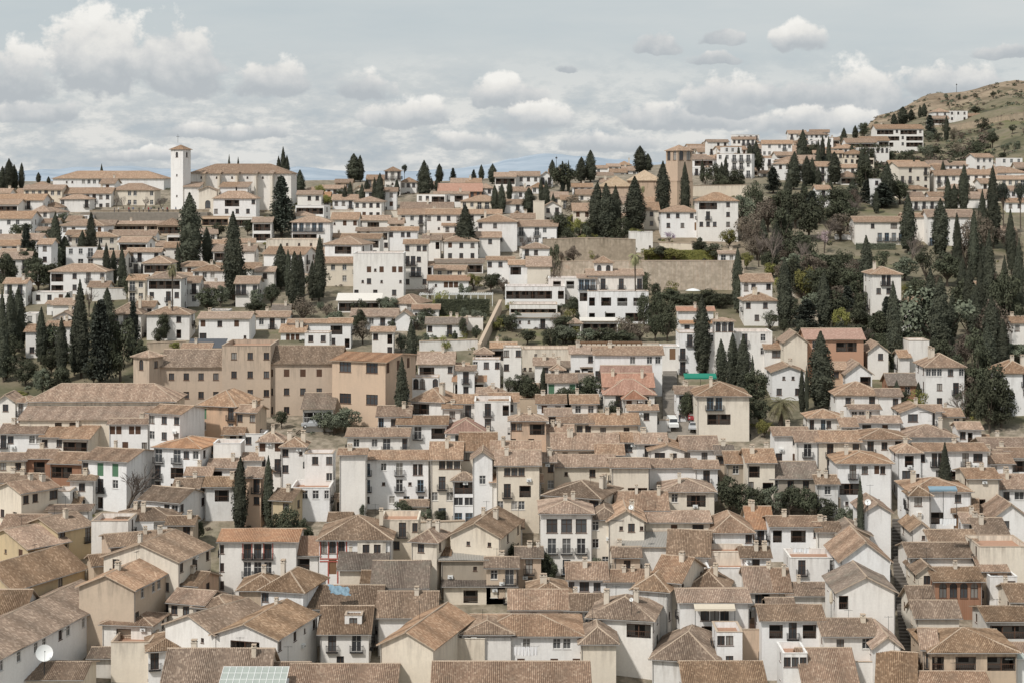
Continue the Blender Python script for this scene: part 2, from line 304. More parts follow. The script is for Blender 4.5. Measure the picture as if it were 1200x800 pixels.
WCACHE={}
def q(v): return round(v*5)/5.0 if v>0.3 else v
def win_meshes(style, w, h, near):
    key=(style,round(w,2),round(h,2),near)
    if key in WCACHE: return WCACHE[key]
    fr=MB(); pn=MB(); rl=MB(); hw=w/2
    fm='frame' if style in 'VXZ' else ('blue' if style=='L' else 'brown')
    pane_y=0.17
    if style in 'wdVbXLZa':
        t=0.07 if style not in 'X' else 0.06
        fr.box((-hw,0.10,0),(-hw+t,0.16,h)); fr.box((hw-t,0.10,0),(hw,0.16,h)); fr.box((-hw+t,0.10,0),(hw-t,0.16,t)); fr.box((-hw+t,0.10,h-t),(hw-t,0.16,h))
        nm = 1 if w<1.7 else max(2,int(w/0.8))-1
        for k in range(nm):
            x=-hw+w*(k+1)/(nm+1); fr.box((x-.035,0.11,t),(x+.035,0.155,h-t))
        if style in 'VXL' or h>1.9: fr.box((-hw+t,0.115,h*0.62),(hw-t,0.15,h*0.62+.06))
        fr.box((-hw-.08,-.07,-.09),(hw+.08,0.0,-.003))   # sill
        pn.face([(-hw,pane_y,0),(hw,pane_y,0),(hw,pane_y,h),(-hw,pane_y,h)])
    elif style in 'sSD':     # closed shutters / door
        fr.box((-hw,0.06,0),(hw,0.14,h)); fr.box((-.02,0.045,0.05),(.02,0.06,h-.05))
        for k in range(int(h/0.28)): fr.box((-hw+.08,0.048,.1+k*.28),(hw-.08,0.06,.14+k*.28))
        fm={'s':'brown','S':'green','D':'wood'}[style]
    elif style in 'gG':      # loggia: a real recess with posts and a rail
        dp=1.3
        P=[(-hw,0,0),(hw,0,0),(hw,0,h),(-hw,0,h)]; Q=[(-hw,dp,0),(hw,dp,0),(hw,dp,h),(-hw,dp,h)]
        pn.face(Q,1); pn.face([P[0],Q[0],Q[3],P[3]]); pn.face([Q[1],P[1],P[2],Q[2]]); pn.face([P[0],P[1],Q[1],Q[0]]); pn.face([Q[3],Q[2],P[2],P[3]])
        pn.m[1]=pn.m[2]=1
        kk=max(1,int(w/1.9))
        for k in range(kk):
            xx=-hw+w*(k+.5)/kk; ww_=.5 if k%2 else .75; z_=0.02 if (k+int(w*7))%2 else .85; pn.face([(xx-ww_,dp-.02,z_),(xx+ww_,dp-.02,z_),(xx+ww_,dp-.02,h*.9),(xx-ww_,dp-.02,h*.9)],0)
        nn=max(1,int(w/1.6))
        for k in range(1,nn): x=-hw+w*k/nn; fr.box((x-.07,0.03,0),(x+.07,0.17,h))
        fr.box((-hw,0.04,0.88),(hw,0.12,0.96))
        for k in range(int(w/0.28)): x=-hw+.14+k*.28; fr.box((x-.018,0.06,0),(x+.018,0.10,0.88))
        fr.box((-hw,0.03,h-.12),(hw,0.17,h))
        fm='brown' if style=='g' else 'frame'
    if style in 'dLX' and h>1.9:   # balcony rail in front
        bw=hw+0.28; y=-0.48
        rl.box((-bw,-0.50,-.14),(bw,0,-.02))
        rl.box((-bw,y-.02,.9),(bw,y+.02,.95))
        for k in range(int(2*bw/0.16)+1): x=-bw+.02+k*.16; rl.box((x-.015,y-.015,-.02),(x+.015,y+.015,.9))
        for sg in (-1,1):
            rl.box((sg*bw-.02,y,.9),(sg*bw+.02,0,.95))
            for k in range(3): rl.box((sg*bw-.015,y+.12*(k+1)-.015,-.02),(sg*bw+.015,y+.12*(k+1)+.015,.9))
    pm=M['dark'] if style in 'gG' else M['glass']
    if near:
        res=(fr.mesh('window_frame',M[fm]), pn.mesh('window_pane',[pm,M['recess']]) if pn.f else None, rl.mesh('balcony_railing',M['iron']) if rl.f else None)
    else:
        for f in range(len(pn.f)): pass
        k=len(fr.v)
        base=len(fr.f)
        for f,mm in zip(pn.f,pn.m): fr.face([pn.v[i] for i in f],1 if not mm else 3)
        for f in rl.f: fr.face([rl.v[i] for i in f],2)
        res=(fr.mesh('window',[M[fm],pm,M['iron'],M['recess']]),None,None)
    WCACHE[key]=res; return res
WN={'w':(0.95,1.25),'W':(1.7,1.3),'V':(1.0,1.3),'d':(1.05,2.15),'X':(1.2,2.2),'L':(1.15,2.1),'b':(2.1,2.0),'s':(0.95,1.3),'S':(1.05,2.0),'D':(1.1,2.1),'a':(1.0,1.8),'Z':(1.6,1.2),'q':(0.55,0.6),'l':(1.0,1.3)}
def place_windows(root, Mb, O, X, n, w, h, sh, rows, near, scale=1.0):
    """rows: strings from the top storey down. Returns holes; creates window parts."""
    holes=[]; O=Vector(O); X=Vector(X); n=Vector(n)
    for k,row in enumerate(rows):
        if not row: continue
        zb=h-(k+1)*sh
        if zb<-1.0: break
        cw=w/len(row)
        i=0
        while i<len(row):
            ch=row[i]
            if ch in '. ': i+=1; continue
            span=1
            if ch in 'gG':
                while i+span<len(row) and row[i+span]==ch: span+=1
                ww=cw*span-0.5; hh=min(sh-0.55,2.0); zz=zb+0.2
                if ww<0.8: i+=span; continue
            else:
                ww,hh=WN[ch]; ww*=scale; hh=min(hh*scale,sh-0.45); free=(i==0 or row[i-1]=='.') and (i==len(row)-1 or row[i+1]=='.'); ww=min(ww,cw*(1.5 if free and 0<i<len(row)-1 else 0.86))
                zz=zb+ (0.12 if ch in 'dXLSDb' else 0.95 if ch!='a' else 0.6)
                if zz+hh>zb+sh-0.28: zz=zb+sh-0.28-hh
                if ch=='q': zz=zb+1.2
            xc=cw*(i+span/2.0)
            ww=round(ww,1); hh=round(hh,1)
            holes.append((xc-ww/2,zz,xc+ww/2,zz+hh,ch=='a'))
            st='w' if ch in 'Wqb' else ('V' if ch=='l' else ch)
            fm,pm,rm=win_meshes(st,ww,hh,near)
            p=O+X*xc+Vector((0,0,zz)); yv=-n
            mat=Mb@Matrix(((X.x,yv.x,0,p.x),(X.y,yv.y,0,p.y),(0,0,1,p.z),(0,0,0,1)))
            nm='door' if ch=='D' else ('gallery' if ch in 'gG' else ('shutter' if ch in 'sS' else 'window'))
            wo=link(nm,fm,root,mat)
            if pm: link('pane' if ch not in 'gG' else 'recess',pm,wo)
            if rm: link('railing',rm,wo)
            i+=span
    return holes

# ------------------------------------------------------------------ roofs
def clip_poly(poly,u):
    vs=[]
    for i in range(len(poly)):
        a=poly[i]; b=poly[(i+1)%len(poly)]
        if (a[0]-u)*(b[0]-u)<=0 and abs(a[0]-b[0])>1e-6:
            t=(u-a[0])/(b[0]-a[0]); vs.append(a[1]+(b[1]-a[1])*t)
    return (min(vs),max(vs)) if vs else None
def roof_facet(mb, O, U, V, poly, step, amp, sag, seed):
    O=Vector(O); U=Vector(U); V=Vector(V); N=U.cross(V).normalized()
    u0=min(p[0] for p in poly); u1=max(p[0] for p in poly)
    n=max(1,int(round((u1-u0)/step))); n+=n%2
    prev=None
    vmax=max(p[1] for p in poly)
    nv=max(1,int(vmax/1.5)) if sag>0 else 1
    for i in range(n+1):
        u=u0+(u1-u0)*i/n; u=min(max(u,u0+1e-4),u1-1e-4); r=clip_poly(poly,u)
        if r is None: continue
        off=amp if i%2 else 0.0
        row=[]
        for k in range(nv+1):
            v=r[0]+(r[1]-r[0])*k/nv
            s=sag*(noise.noise(Vector((u*.26+seed,v*.3,seed*1.7)))*1.0) if 0<i<n else 0
            p=O+U*u+V*v+N*(off+s)
            row.append((p,(u+seed*13,v)))
        if prev:
            for k in range(nv):
                a,b,c,d=prev[k],row[k],row[k+1],prev[k+1]
                if (c[0]-d[0]).length<1e-3 and (a[0]-b[0]).length<1e-3: continue
                mb.face([a[0],b[0],c[0],d[0]],0,[a[1],b[1],c[1],d[1]])
        prev=row
    # underside and edge
    lo=[O+U*p[0]+V*p[1]-N*0.13 for p in poly]; up=[O+U*p[0]+V*p[1]+N*0.0 for p in poly]
    mb.face(lo[::-1],1)
    for i in range(len(poly)):
        j=(i+1)%len(poly); mb.face([lo[i],lo[j],up[j],up[i]],1)
def cap_line(mb, a, b, near):
    a=Vector(a); b=Vector(b); L=(b-a).length
    if L<0.3: return
    seg=0.45 if near else L
    n=max(1,int(L/seg)); d=(b-a)/n
    for i in range(n):
        mb.tube(a+d*i,a+d*(i+1),0.15,0.115 if near else .13,5,0,near)

def build_block(root, Mb, w, d, h, typ, tp, wm, rm, D, rows, side='auto', left='auto', chim=0, rng=None, sh=2.9, scale=1.0, cornice=True, found=6.0, caps=True, o=0.48):
    rng=rng or random.Random(1); near=D<345
    wl=MB()
    frows=rows
    hol=place_windows(root,Mb,(-w/2,0,0),(1,0,0),(0,-1,0),w,h,sh,frows,near,scale)
    facade(wl,(-w/2,0,0),(1,0,0),(0,-1,0),w,-found,h,hol)
    def siderows(spec):
        if spec=='auto':
            if D>560: return []
            k=max(1,int(d/3.6)); n_=max(1,int(round(h/sh)))
            return [''.join(rng.choice('w...wsq' if rng.random()<.8 else 'd') for _ in range(k)) for _ in range(n_)]
        return spec.split('|') if spec else []
    hr=place_windows(root,Mb,(w/2,0,0),(0,1,0),(1,0,0),d,h,sh,siderows(side),near,scale)
    facade(wl,(w/2,0,0),(0,1,0),(1,0,0),d,-found,h,hr)
    hl=place_windows(root,Mb,(-w/2,d,0),(0,-1,0),(-1,0,0),d,h,sh,siderows(left),near,scale)
    facade(wl,(-w/2,d,0),(0,-1,0),(-1,0,0),d,-found,h,hl)
    facade(wl,(w/2,d,0),(-1,0,0),(0,1,0),w,-found,h,[])
    lift=0.07
    tpn=tp; ln=math.hypot(1,tp); c_=1/ln; s_=tp/ln
    fac=[]; caps_l=[]
    z_e=h-o*tp+lift
    ridge_z=h
    if typ=='s':
        rise=(d/2)*tp; ridge_z=h+rise; Ls=(d/2+o)*ln; W=w+2*o
        fac=[((-w/2-o,-o,z_e),(1,0,0),(0,c_,s_),[(0,0),(W,0),(W,Ls),(0,Ls)]),((w/2+o,d+o,z_e),(-1,0,0),(0,-c_,s_),[(0,0),(W,0),(W,Ls),(0,Ls)])]
        caps_l=[((-w/2-o,d/2,h+rise+lift),(w/2+o,d/2,h+rise+lift))]
        for x in (-w/2,w/2):
            p=[(x,0,h),(x,d,h),(x,d/2,h+rise)]; wl.face(p if x>0 else p[::-1])
    elif typ=='g':
        rise=(w/2)*tp; ridge_z=h+rise; Ls=(w/2+o)*ln; W=d+2*o
        fac=[((-w/2-o,d+o,z_e),(0,-1,0),(c_,0,s_),[(0,0),(W,0),(W,Ls),(0,Ls)]),((w/2+o,-o,z_e),(0,1,0),(-c_,0,s_),[(0,0),(W,0),(W,Ls),(0,Ls)])]
        caps_l=[((0,-o,h+rise+lift),(0,d+o,h+rise+lift))]
        wl.face([(-w/2,0,h),(w/2,0,h),(0,0,h+rise)]); wl.face([(w/2,d,h),(-w/2,d,h),(0,d,h+rise)])
    elif typ in 'ht':
        a=min(w,d)/2+o; rise=a*tp; ridge_z=h+rise; Ls=a*ln; W=w+2*o; Dp=d+2*o
        zt=z_e+a*tp
        if w>=d: pf=[(0,0),(W,0),(W-a,Ls),(a,Ls)]; ps=[(0,0),(Dp,0),(Dp/2,Ls)]; r0=(-W/2+a,d/2,zt); r1=(W/2-a,d/2,zt)
        else: pf=[(0,0),(W,0),(W/2,Ls)]; ps=[(0,0),(Dp,0),(Dp-a,Ls),(a,Ls)]; r0=(0,-o+a,zt); r1=(0,d+o-a,zt)
        fac=[((-w/2-o,-o,z_e),(1,0,0),(0,c_,s_),pf),((w/2+o,-o,z_e),(0,1,0),(-c_,0,s_),ps),((w/2+o,d+o,z_e),(-1,0,0),(0,-c_,s_),pf),((-w/2-o,d+o,z_e),(0,-1,0),(c_,0,s_),ps)]
        caps_l=[(r0,r1)]
        cs=[(-w/2-o,-o,z_e),(w/2+o,-o,z_e),(w/2+o,d+o,z_e),(-w/2-o,d+o,z_e)]
        tg=[r0,r1,r1,r0] if w>=d else [r0,r0,r1,r1]
        caps_l+= [(c,t) for c,t in zip(cs,tg)]
    elif typ=='p':
        rise=d*tp; ridge_z=h+rise; Ls=(d+o+.1)*ln; W=w+2*o
        fac=[((-w/2-o,-o,z_e),(1,0,0),(0,c_,s_),[(0,0),(W,0),(W,Ls),(0,Ls)])]
        for x in (-w/2,w/2):
            p=[(x,0,h),(x,d,h),(x,d,h+rise)]; wl.face(p if x>0 else p[::-1])
        wl.face([(w/2,d,h),(-w/2,d,h),(-w/2,d,h+rise),(w/2,d,h+rise)])
        caps_l=[((-w/2-o,d+.1,h+rise+lift),(w/2+o,d+.1,h+rise+lift))]
    if typ=='f':
        pt_=0.22; zf=h-0.85
        ring=[(-w/2,0),(w/2,0),(w/2,d),(-w/2,d)]; inn=[(-w/2+pt_,pt_),(w/2-pt_,pt_),(w/2-pt_,d-pt_),(-w/2+pt_,d-pt_)]
        for i in range(4):
            j=(i+1)%4
            wl.face([(*ring[i],h),(*ring[j],h),(*inn[j],h),(*inn[i],h)])
            wl.face([(*inn[j],h),(*inn[j],zf-.05),(*inn[i],zf-.05),(*inn[i],h)][::-1])
        wall=link('wall',wl.mesh('wall',wm),root,Mb)
        t=MB(); t.face([(*p,zf) for p in inn]); roof=link('terrace',t.mesh('terrace',M['terr']),root,Mb)
        cp=MB()
        for (a,b) in ((ring[0],ring[1]),(ring[1],ring[2]),(ring[3],ring[2]),(ring[0],ring[3])):
            x0,x1=min(a[0],b[0])-.06,max(a[0],b[0])+.06; y0,y1=min(a[1],b[1])-.06,max(a[1],b[1])+.06
            if a[1]==b[1]: y0=a[1]-.08 if a[1]==0 else a[1]-pt_-.02; y1=y0+pt_+.1
            else:
                x0=a[0]-.08 if a[0]<0 else a[0]-pt_-.02; x1=x0+pt_+.1; y0+=pt_+.09; y1-=pt_+.09
            cp.box((x0,y0,h+.003),(x1,y1,h+.07))
        link('coping',cp.mesh('coping',M['cap'] if rng.random()<.5 else wm),wall)
        return wall, roof, h
    wall=link('wall',wl.mesh('wall',wm),root,Mb)
    rb=MB(); step=0.13 if D<300 else (0.15 if D<360 else 1.2); amp=(0.10 if D<300 else .075) if D<360 else 0.0
    sg=0.0 if rm.name in('slate_sheet','white_roof_sheet') else (0.13 if D<430 else 0.07)
    for k,(O_,U_,V_,pl) in enumerate(fac): roof_facet(rb,O_,U_,V_,pl,step,amp,sg,rng.random()*40)
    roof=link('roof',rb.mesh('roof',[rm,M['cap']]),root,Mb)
    if caps and caps_l and D<520 and rm.name not in('slate_sheet','white_roof_sheet'):
        cb=MB()
        for a,b in caps_l: cap_line(cb,a,b,D<420)
        if cb.f: link('ridge_tiles',cb.mesh('ridge_tiles',M['cap']),roof)
    if D<300 and rng.random()<.45:
        am=MB(); ax=rng.uniform(-w*.3,w*.3); ay=d*.5; ah=ridge_z+rng.uniform(1.2,2.4); am.tube((ax,ay,ridge_z-1),(ax,ay,ah),.03,.025,5); am.tube((ax-.6,ay,ah-.15),(ax+.6,ay,ah-.15),.018,.018,4)
        for k in range(6): am.tube((ax-.55+.22*k,ay-.3,ah-.15),(ax-.55+.22*k,ay+.3,ah-.15),.012,.012,3)
        link('antenna',am.mesh('antenna',M['iron']),roof)
    if D<345:
        pp=MB(); sx=rng.choice((-1,1)); xx=sx*(w/2-.12); zt=h-.12
        pp.tube((xx,-.09,-found),(xx,-.09,zt),.05,.05,6); pp.tube((xx,-.09,zt),(xx,-o+.05,zt+.04),.05,.05,6)
        link('drain_pipe',pp.mesh('drain_pipe',M['pipe']),wall)
        if typ in 'sh':
            gt=MB(); zg=z_e-.06; gt.tube((-w/2-o,-o-.05,zg),(w/2+o,-o-.05,zg),.07,.07,6); link('gutter',gt.mesh('gutter',M['pipe']),roof)
        if rng.random()<.3:
            ac=MB(); xa=rng.uniform(-w*.35,w*.35); za=h-rng.choice((.9,2.9,3.6)); ac.box((xa-.42,-.36,za),(xa+.42,-.04,za+.55)); ac.lathe([(0,0),(.2,0),(.2,.02),(0,.02)],10,1,(xa,-.38,za+.27))
            link('air_conditioner',ac.mesh('air_conditioner',[M['steel'],M['iron']]),wall)
    for c in range(chim):
        cx=rng.uniform(-w*.38,w*.38); cy=rng.uniform(d*.3,d*.6); cw=rng.uniform(.24,.40); ch=rng.uniform(.8,1.4)
        if typ=='g': cx=rng.choice((-1,1))*w*rng.uniform(.08,.2)
        zb=ridge_z-1.6; zt=ridge_z+ch*.6
        cm=MB(); cm.box((cx-cw,cy-cw,zb),(cx+cw,cy+cw,zt)); cm.box((cx-cw-.07,cy-cw-.07,zt+.003),(cx+cw+.07,cy+cw+.07,zt+.1))
        for sx in (-1,1):
            for sy in (-1,1): cm.box((cx+sx*cw*.7-.07,cy+sy*cw*.7-.07,zt+.1),(cx+sx*cw*.7+.07,cy+sy*cw*.7+.07,zt+.35))
        cm.box((cx-cw-.03,cy-cw-.03,zt+.35),(cx+cw+.03,cy+cw+.03,zt+.45),1)
        link('chimney',cm.mesh('chimney',[M['chim'],M['cap']]),roof)
    return wall, roof, ridge_z

COLN={'W':'white','C':'cream','O':'ochre yellow','T':'tan','S':'tan','A':'apricot','Q':'pinkish tan','B':'brick','P':'peach','R':'terracotta','G':'grey stone','K':'grey'}
TYPN={'s':'tile-roofed','h':'hip-roofed','g':'gable-fronted','f':'flat-roofed','p':'lean-to-roofed','t':'hip-roofed'}
LASTH={}
def auto_rows(w, n, D, rng, style=None):
    k=max(1,int(w/rng.uniform(1.9,2.6))); rows=[]
    pal=rng.choice(['wwd','wws','wwdd','VVX','VVd','wwwd','lld','wdd'])
    g_top = rng.random()<0.16 and w>5
    for i in range(n):
        if i==0 and g_top:
            if rng.random()<.5: rows.append('g'*k)
            else: rows.append('w'*max(1,k//2)+'g'*(k-k//2))
            continue
        r=''.join('.' if rng.random()<.12 else rng.choice(pal) for _ in range(k))
        rows.append(r)
    return rows
HN=0
HI={}
def house(x0,x1,yr,ye,n,typ,col,opts='',**kw):
    """front eave runs from pixel x0 to x1 at row ye (or left/right rows), ridge at row yr, n storeys"""
    global HN; HN+=1
    key=f'{x0:g}_{ye}'
    if key in SKIP and 'j' not in opts.split(): return None
    rng=random.Random(HN*17+3)
    op=dict(t.split('=',1) if '=' in t else (t,True) for t in opts.split())
    sh=float(op.get('sh',2.9)); hm=n*sh+float(op.get('hx',0.0))
    if isinstance(ye,str) and '/' in ye: ya,yb=[float(t) for t in ye.split('/')]
    else: ya=yb=float(ye)
    xc=(x0+x1)/2; yc=(ya+yb)/2
    if 'D' in op: D=float(op['D'])
    elif 'dD' in op: D=LASTH['D']+float(op['dD'])
    else: D=solve(xc,yc,hm)
    rot=R(float(op.get('rot',0)))
    ze=(YH-yc)/F*D
    if ya!=yb:
        Da=ze*F/(YH-ya); Db=ze*F/(YH-yb); A=Vector(((x0-600)/F*Da,Da)); B=Vector(((x1-600)/F*Db,Db))
        e=B-A; w=e.length; rot=math.atan2(e.y,e.x); fc=(A+B)/2; D=fc.y
    else:
        w=(x1-x0)*D/F/max(0.35,math.cos(rot)); fc=Vector(((xc-600)/F*D,D))
    elev=(yc-YH)/F
    px=max(1.0,yc-yr)*D/F
    d=float(op['d']) if 'd' in op else None
    tp=float(op['tp']) if 'tp' in op else None
    if typ in 'sh':
        if d is None:
            t_=tp or 0.36; run=px/(t_+elev); run=min(max(run,2.2),6.5)
            d=2*run
            if typ=='h': d=min(d,max(w*1.3,5))
        if tp is None: 
            run=d/2 if typ=='s' else min(d,w)/2
            if typ=='h' and w<d: tp=max(0.25,min(0.6,(px-elev*d/2)/(w/2)))
            else: tp=max(0.2,min(0.62,px/run-elev))
    elif typ=='g':
        if d is None: d=min(max(w*1.1,6),11)
        if tp is None: tp=max(0.2,min(0.75,px/(w/2)))
    elif typ=='p':
        if d is None: d=min(max(px/((tp or .28)+elev),2.5),8)
        if tp is None: tp=max(0.1,min(0.6,px/d-elev))
    elif typ=='t':
        if d is None: d=w
        if tp is None: tp=max(0.3,min(0.9,(px-elev*w/2)/(w/2)))
    else:
        if d is None: d=min(max(w*.7,5),9)
        tp=0.3
    zb=ze-hm
    rk_=op.get('roof','b'); rk_='d' if rk_=='b' and yc>560 and rng.random()<(.85 if xc<450 else .45) else rk_; wm=M[col]; rm=M['r'+rk_]
    loc=Vector((fc.x,fc.y,zb))
    near=D<345
    if 'win' in op: rows=op['win'].split('|')
    elif 'blank' in op: rows=[]
    else: rows=auto_rows(w,min(n,4),D,rng)
    if 'j' in op and LASTH:
        root=LASTH['root']; Mb=LASTH['inv']@(Matrix.Translation(loc)@Matrix.Rotation(rot,4,'Z'))
    else:
        LASTH['D']=D; root=empty(op.get('name','house'),loc,rot); Mb=Matrix.Identity(4)
        LASTH['root']=root; LASTH['inv']=(Matrix.Translation(loc)@Matrix.Rotation(rot,4,'Z')).inverted()
        if key in MERGE: MROOTS.append(root)
        adj=f"{COLN[col]} {TYPN[typ]} house"
        if key not in MERGE: tag(root,op.get('cat','house').replace('_',' '),adj,xc,yc+6,kw.get('label'),op.get('grp','houses of the old hillside quarter').replace('_',' ') if op.get('cat','house')=='house' else None,cls='house')
        if key not in MERGE: THINGS[-1]['key']=f'{x0:g}_{ye}' if op.get('cat','house')=='house' else ''
    ch=int(op['c']) if 'c' in op else (rng.choice([0,0,1,1,2]) if D<420 and typ not in 'ft' else (1 if rng.random()<.3 and typ in 'sh' else 0))
    wall,roof,rz=build_block(root,Mb,w,d,hm,typ,tp,wm,rm,D,rows,op.get('side','auto'),op.get('left','auto'),ch,rng,sh,float(op.get('ws',1.14)),caps='nocap' not in op)
    if D<350 and 'j' not in op and 'win' not in op and typ in 'sh' and w>6.5 and 'cat' not in op and key not in MERGE:
        if rng.random()<.38:      # low lean-to against the front
            w2=w*rng.uniform(.28,.5); h2=hm-2.9*rng.uniform(1.0,1.7)
            if h2>2.2: build_block(root,Mb@Matrix.Translation((rng.choice((-1,1))*(w-w2)*.49,-2.4,0)),w2,2.36,h2,'p',.3,rng.choice((wm,M['C'],M['W'])),M['r'+rng.choice('bbkd')],D,[rng.choice(['w.','.w','ww','d.','gg'])],'','',0,rng)
        if rng.random()<.30:      # raised roof room
            w2=w*rng.uniform(.28,.42); d2=max(2.8,d*.5)
            build_block(root,Mb@Matrix.Translation(((w-w2)*rng.uniform(-.42,.42),d*.42,0)),w2,d2,rz+rng.uniform(.9,1.7),rng.choice('hsp'),.3,rng.choice((wm,M['W'],M['C'])),rm,D,[rng.choice(['w','ww','d','gg','w.'])],'','',0,rng)
    HI[key]=dict(root=root,Mb=Mb,w=w,d=d,h=hm,D=D,loc=loc,rot=rot,wall=wall,roof=roof,rz=rz,tp=tp,xc=xc,yc=yc)
    return HI[key]
def H(txt):
    for line in txt.strip().splitlines():
        line=line.split('#')[0].strip()
        if not line: continue
        lab=None
        if '"' in line: line,lab=line.split('"')[:2]
        t=line.split()
        house(float(t[0]),float(t[1]),float(t[2]),t[3],int(t[4]),t[5],t[6],' '.join(t[7:]),label=lab)

def trim(key,rects,mat,name='trim',out=0.05,back=0.0):
    """thin raised bands on a front wall, given where the photo shows them (pixel rectangles)"""
    hd=HI.get(key)
    if not hd: print('NOHOUSE',key); return
    k=hd['D']/F; mb=MB()
    for x0,x1,y0,y1 in rects: mb.box(((x0-hd['xc'])*k,-out,hd['h']-(y1-hd['yc'])*k),((x1-hd['xc'])*k,-.004+back,hd['h']-(y0-hd['yc'])*k))
    link(name,mb.mesh(name,mat),hd['root'],hd['Mb'])
# ------------------------------------------------------------------ ground, hills
def zone_color(px,D,X):
    # 0 town earth / paving, g: green scrub, b: bare brown rock
    g=0.0; b=0.0
    if px>1000 and D>690:
        g=min(1,(px-1000)/60)
        if D>985: b=min(1,(D-985)/60)
    if px>860 and 470<D<700: g=max(g,min(1,(px-860)/60)*0.8)
    if 620<px<880 and 465<D<545: b=0.5
    if px<175 and 345<D<470: g=0.85
    if 470<px<800 and 375<D<455: g=0.85
    if px>800 and 345<D<470: g=max(g,.75)
    if 200<px<470 and 395<D<470: g=.55
    n_=noise.noise(Vector((X*.05,D*.05,7)))
    g=max(0,min(1,g+.45*n_)) if g>0 else max(0,n_*1.1)
    return g,b
def make_ground():
    Ds=[]; D=20.0
    while D<26000:
        Ds.append(D); D+= 3.0 if 190<D<760 else (6 if 100<D<1300 else D*0.15)
    us=[]; p=-900.0
    while p<=2600: us.append(p); p+= 10 if -40<p<1240 else 60
    V=[];C=[]
    for D in Ds:
        for p in us:
            X=(p-600)/F*D
            if D<150: X=(p-600)/F*150
            a=noise.noise(Vector((X*.03,D*.03,3.1)))
            rough=0.5
            if D>680 and p>980: rough=3.2
            z=ground(p,D)-0.25+a*rough+ (noise.noise(Vector((X*.12,D*.12,9.)))*rough*.35)
            V.append((X,D,z)); g,b=zone_color(p,D,X); C.append((g,b,0,1))
    n=len(us); Fc=[(i*n+j,i*n+j+1,(i+1)*n+j+1,(i+1)*n+j) for i in range(len(Ds)-1) for j in range(n-1)]
    me=bpy.data.meshes.new('ground'); me.from_pydata(V,[],Fc)
    ca=me.color_attributes.new('zone','FLOAT_COLOR','POINT'); ca.data.foreach_set('color',[c for q_ in C for c in q_])
    me.polygons.foreach_set('use_smooth',[True]*len(Fc))
    m,nt,b=newmat('ground_cover'); N=NT(nt)
    at=N.n('ShaderNodeVertexColor',layer_name='zone'); sp=N.n('ShaderNodeSeparateColor'); N.l(at.outputs[0],sp.inputs[0])
    tc=N.n('ShaderNodeTexCoord'); v=tc.outputs['Object']
    n1=N.noise(v,0.06,6,0.65); n2=N.noise(v,0.5,5,0.65); n3=N.noise(v,0.018,5,0.6)
    town=N.ramp(n2,[(0.3,(0.10,0.095,0.065)),(0.48,(0.22,0.185,0.14)),(0.62,(0.33,0.28,0.22)),(0.75,(0.15,0.14,0.09))])
    grass=N.ramp(n1,[(0.32,(0.062,0.060,0.040)),(0.43,(0.105,0.10,0.056)),(0.54,(0.18,0.15,0.10)),(0.66,(0.125,0.125,0.060)),(0.8,(0.26,0.21,0.15))])
    rock=N.ramp(n1,[(0.3,(0.13,0.10,0.066)),(0.45,(0.26,0.195,0.135)),(0.56,(0.34,0.265,0.185)),(0.64,(0.14,0.115,0.07)),(0.8,(0.38,0.31,0.23))])
    mp=N.n('ShaderNodeMapping'); N.l(v,mp.inputs[0]); mp.inputs['Scale'].default_value=(0.012,0.012,0.16)
    band=N.noise(mp.outputs[0],1.6,5,0.6)
    rock=N.mix(N.maprange(band,0.42,0.6,0,0.55),rock,(0.12,0.09,0.06))
    gg=N.math('MULTIPLY_ADD',N.math('SUBTRACT',n3,0.5),1.2,sp.outputs[0],clamp=True)
    gg=N.math('MULTIPLY',gg,N.math('GREATER_THAN',sp.outputs[0],0.02))
    c=N.mix(gg,town,grass); c=N.mix(sp.outputs[1],c,rock)
    N.l(c,b.inputs['Base Color']); N.bump(n2,0.6,0.4,b)
    me.materials.append(m); o=link('ground',me); structure(o); return o
make_ground()
def make_hills():
    prof=[(-300,196),(0,203),(60,199),(90,196),(150,195),(200,198),(260,199),(300,199),(350,196),(420,201),(470,201),(520,199),(570,193),(600,186),(640,180),(680,183),(720,186),(760,190),(830,197),(900,203),(1300,206)]
    D0=16000.0; V=[];Fc=[]; xs=[-300+4*i for i in range(401)]
    def hy(x):
        for (a,ya),(b_,yb) in zip(prof,prof[1:]):
            if a<=x<=b_: t=smooth((x-a)/(b_-a)); y=ya+(yb-ya)*t; break
        return y+1.2*noise.noise(Vector((x*.03,0,0)))+.5*noise.noise(Vector((x*.11,3,0)))
    rows=[(0,-0.02),(900,.25),(1800,.55),(2900,.85),(3800,1.0),(5200,.75)]
    for dy,k in rows:
        for x in xs:
            D=D0+dy; top=(YH-hy(x))/F*(D0+3800); z=-70+(top+70)*k+ (40*noise.noise(Vector((x*.02,dy*.001,5))) if 0.1<k<.95 else 0)
            V.append(((x-600)/F*D,D,z))
    n=len(xs)
    for i in range(len(rows)-1):
        for j in range(n-1): Fc.append((i*n+j,i*n+j+1,(i+1)*n+j+1,(i+1)*n+j))
    me=bpy.data.meshes.new('distant_mountains'); me.from_pydata(V,[],Fc); me.polygons.foreach_set('use_smooth',[True]*len(Fc))
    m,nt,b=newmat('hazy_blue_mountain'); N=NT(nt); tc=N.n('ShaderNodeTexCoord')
    n1=N.noise(tc.outputs['Object'],0.0016,6,0.6); c=N.ramp(n1,[(0.35,(0.26,0.32,0.385)),(0.65,(0.37,0.42,0.475))]); N.l(c,b.inputs['Base Color'])  # haze of distance is put into the mountains' base colour
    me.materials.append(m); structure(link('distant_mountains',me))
make_hills()
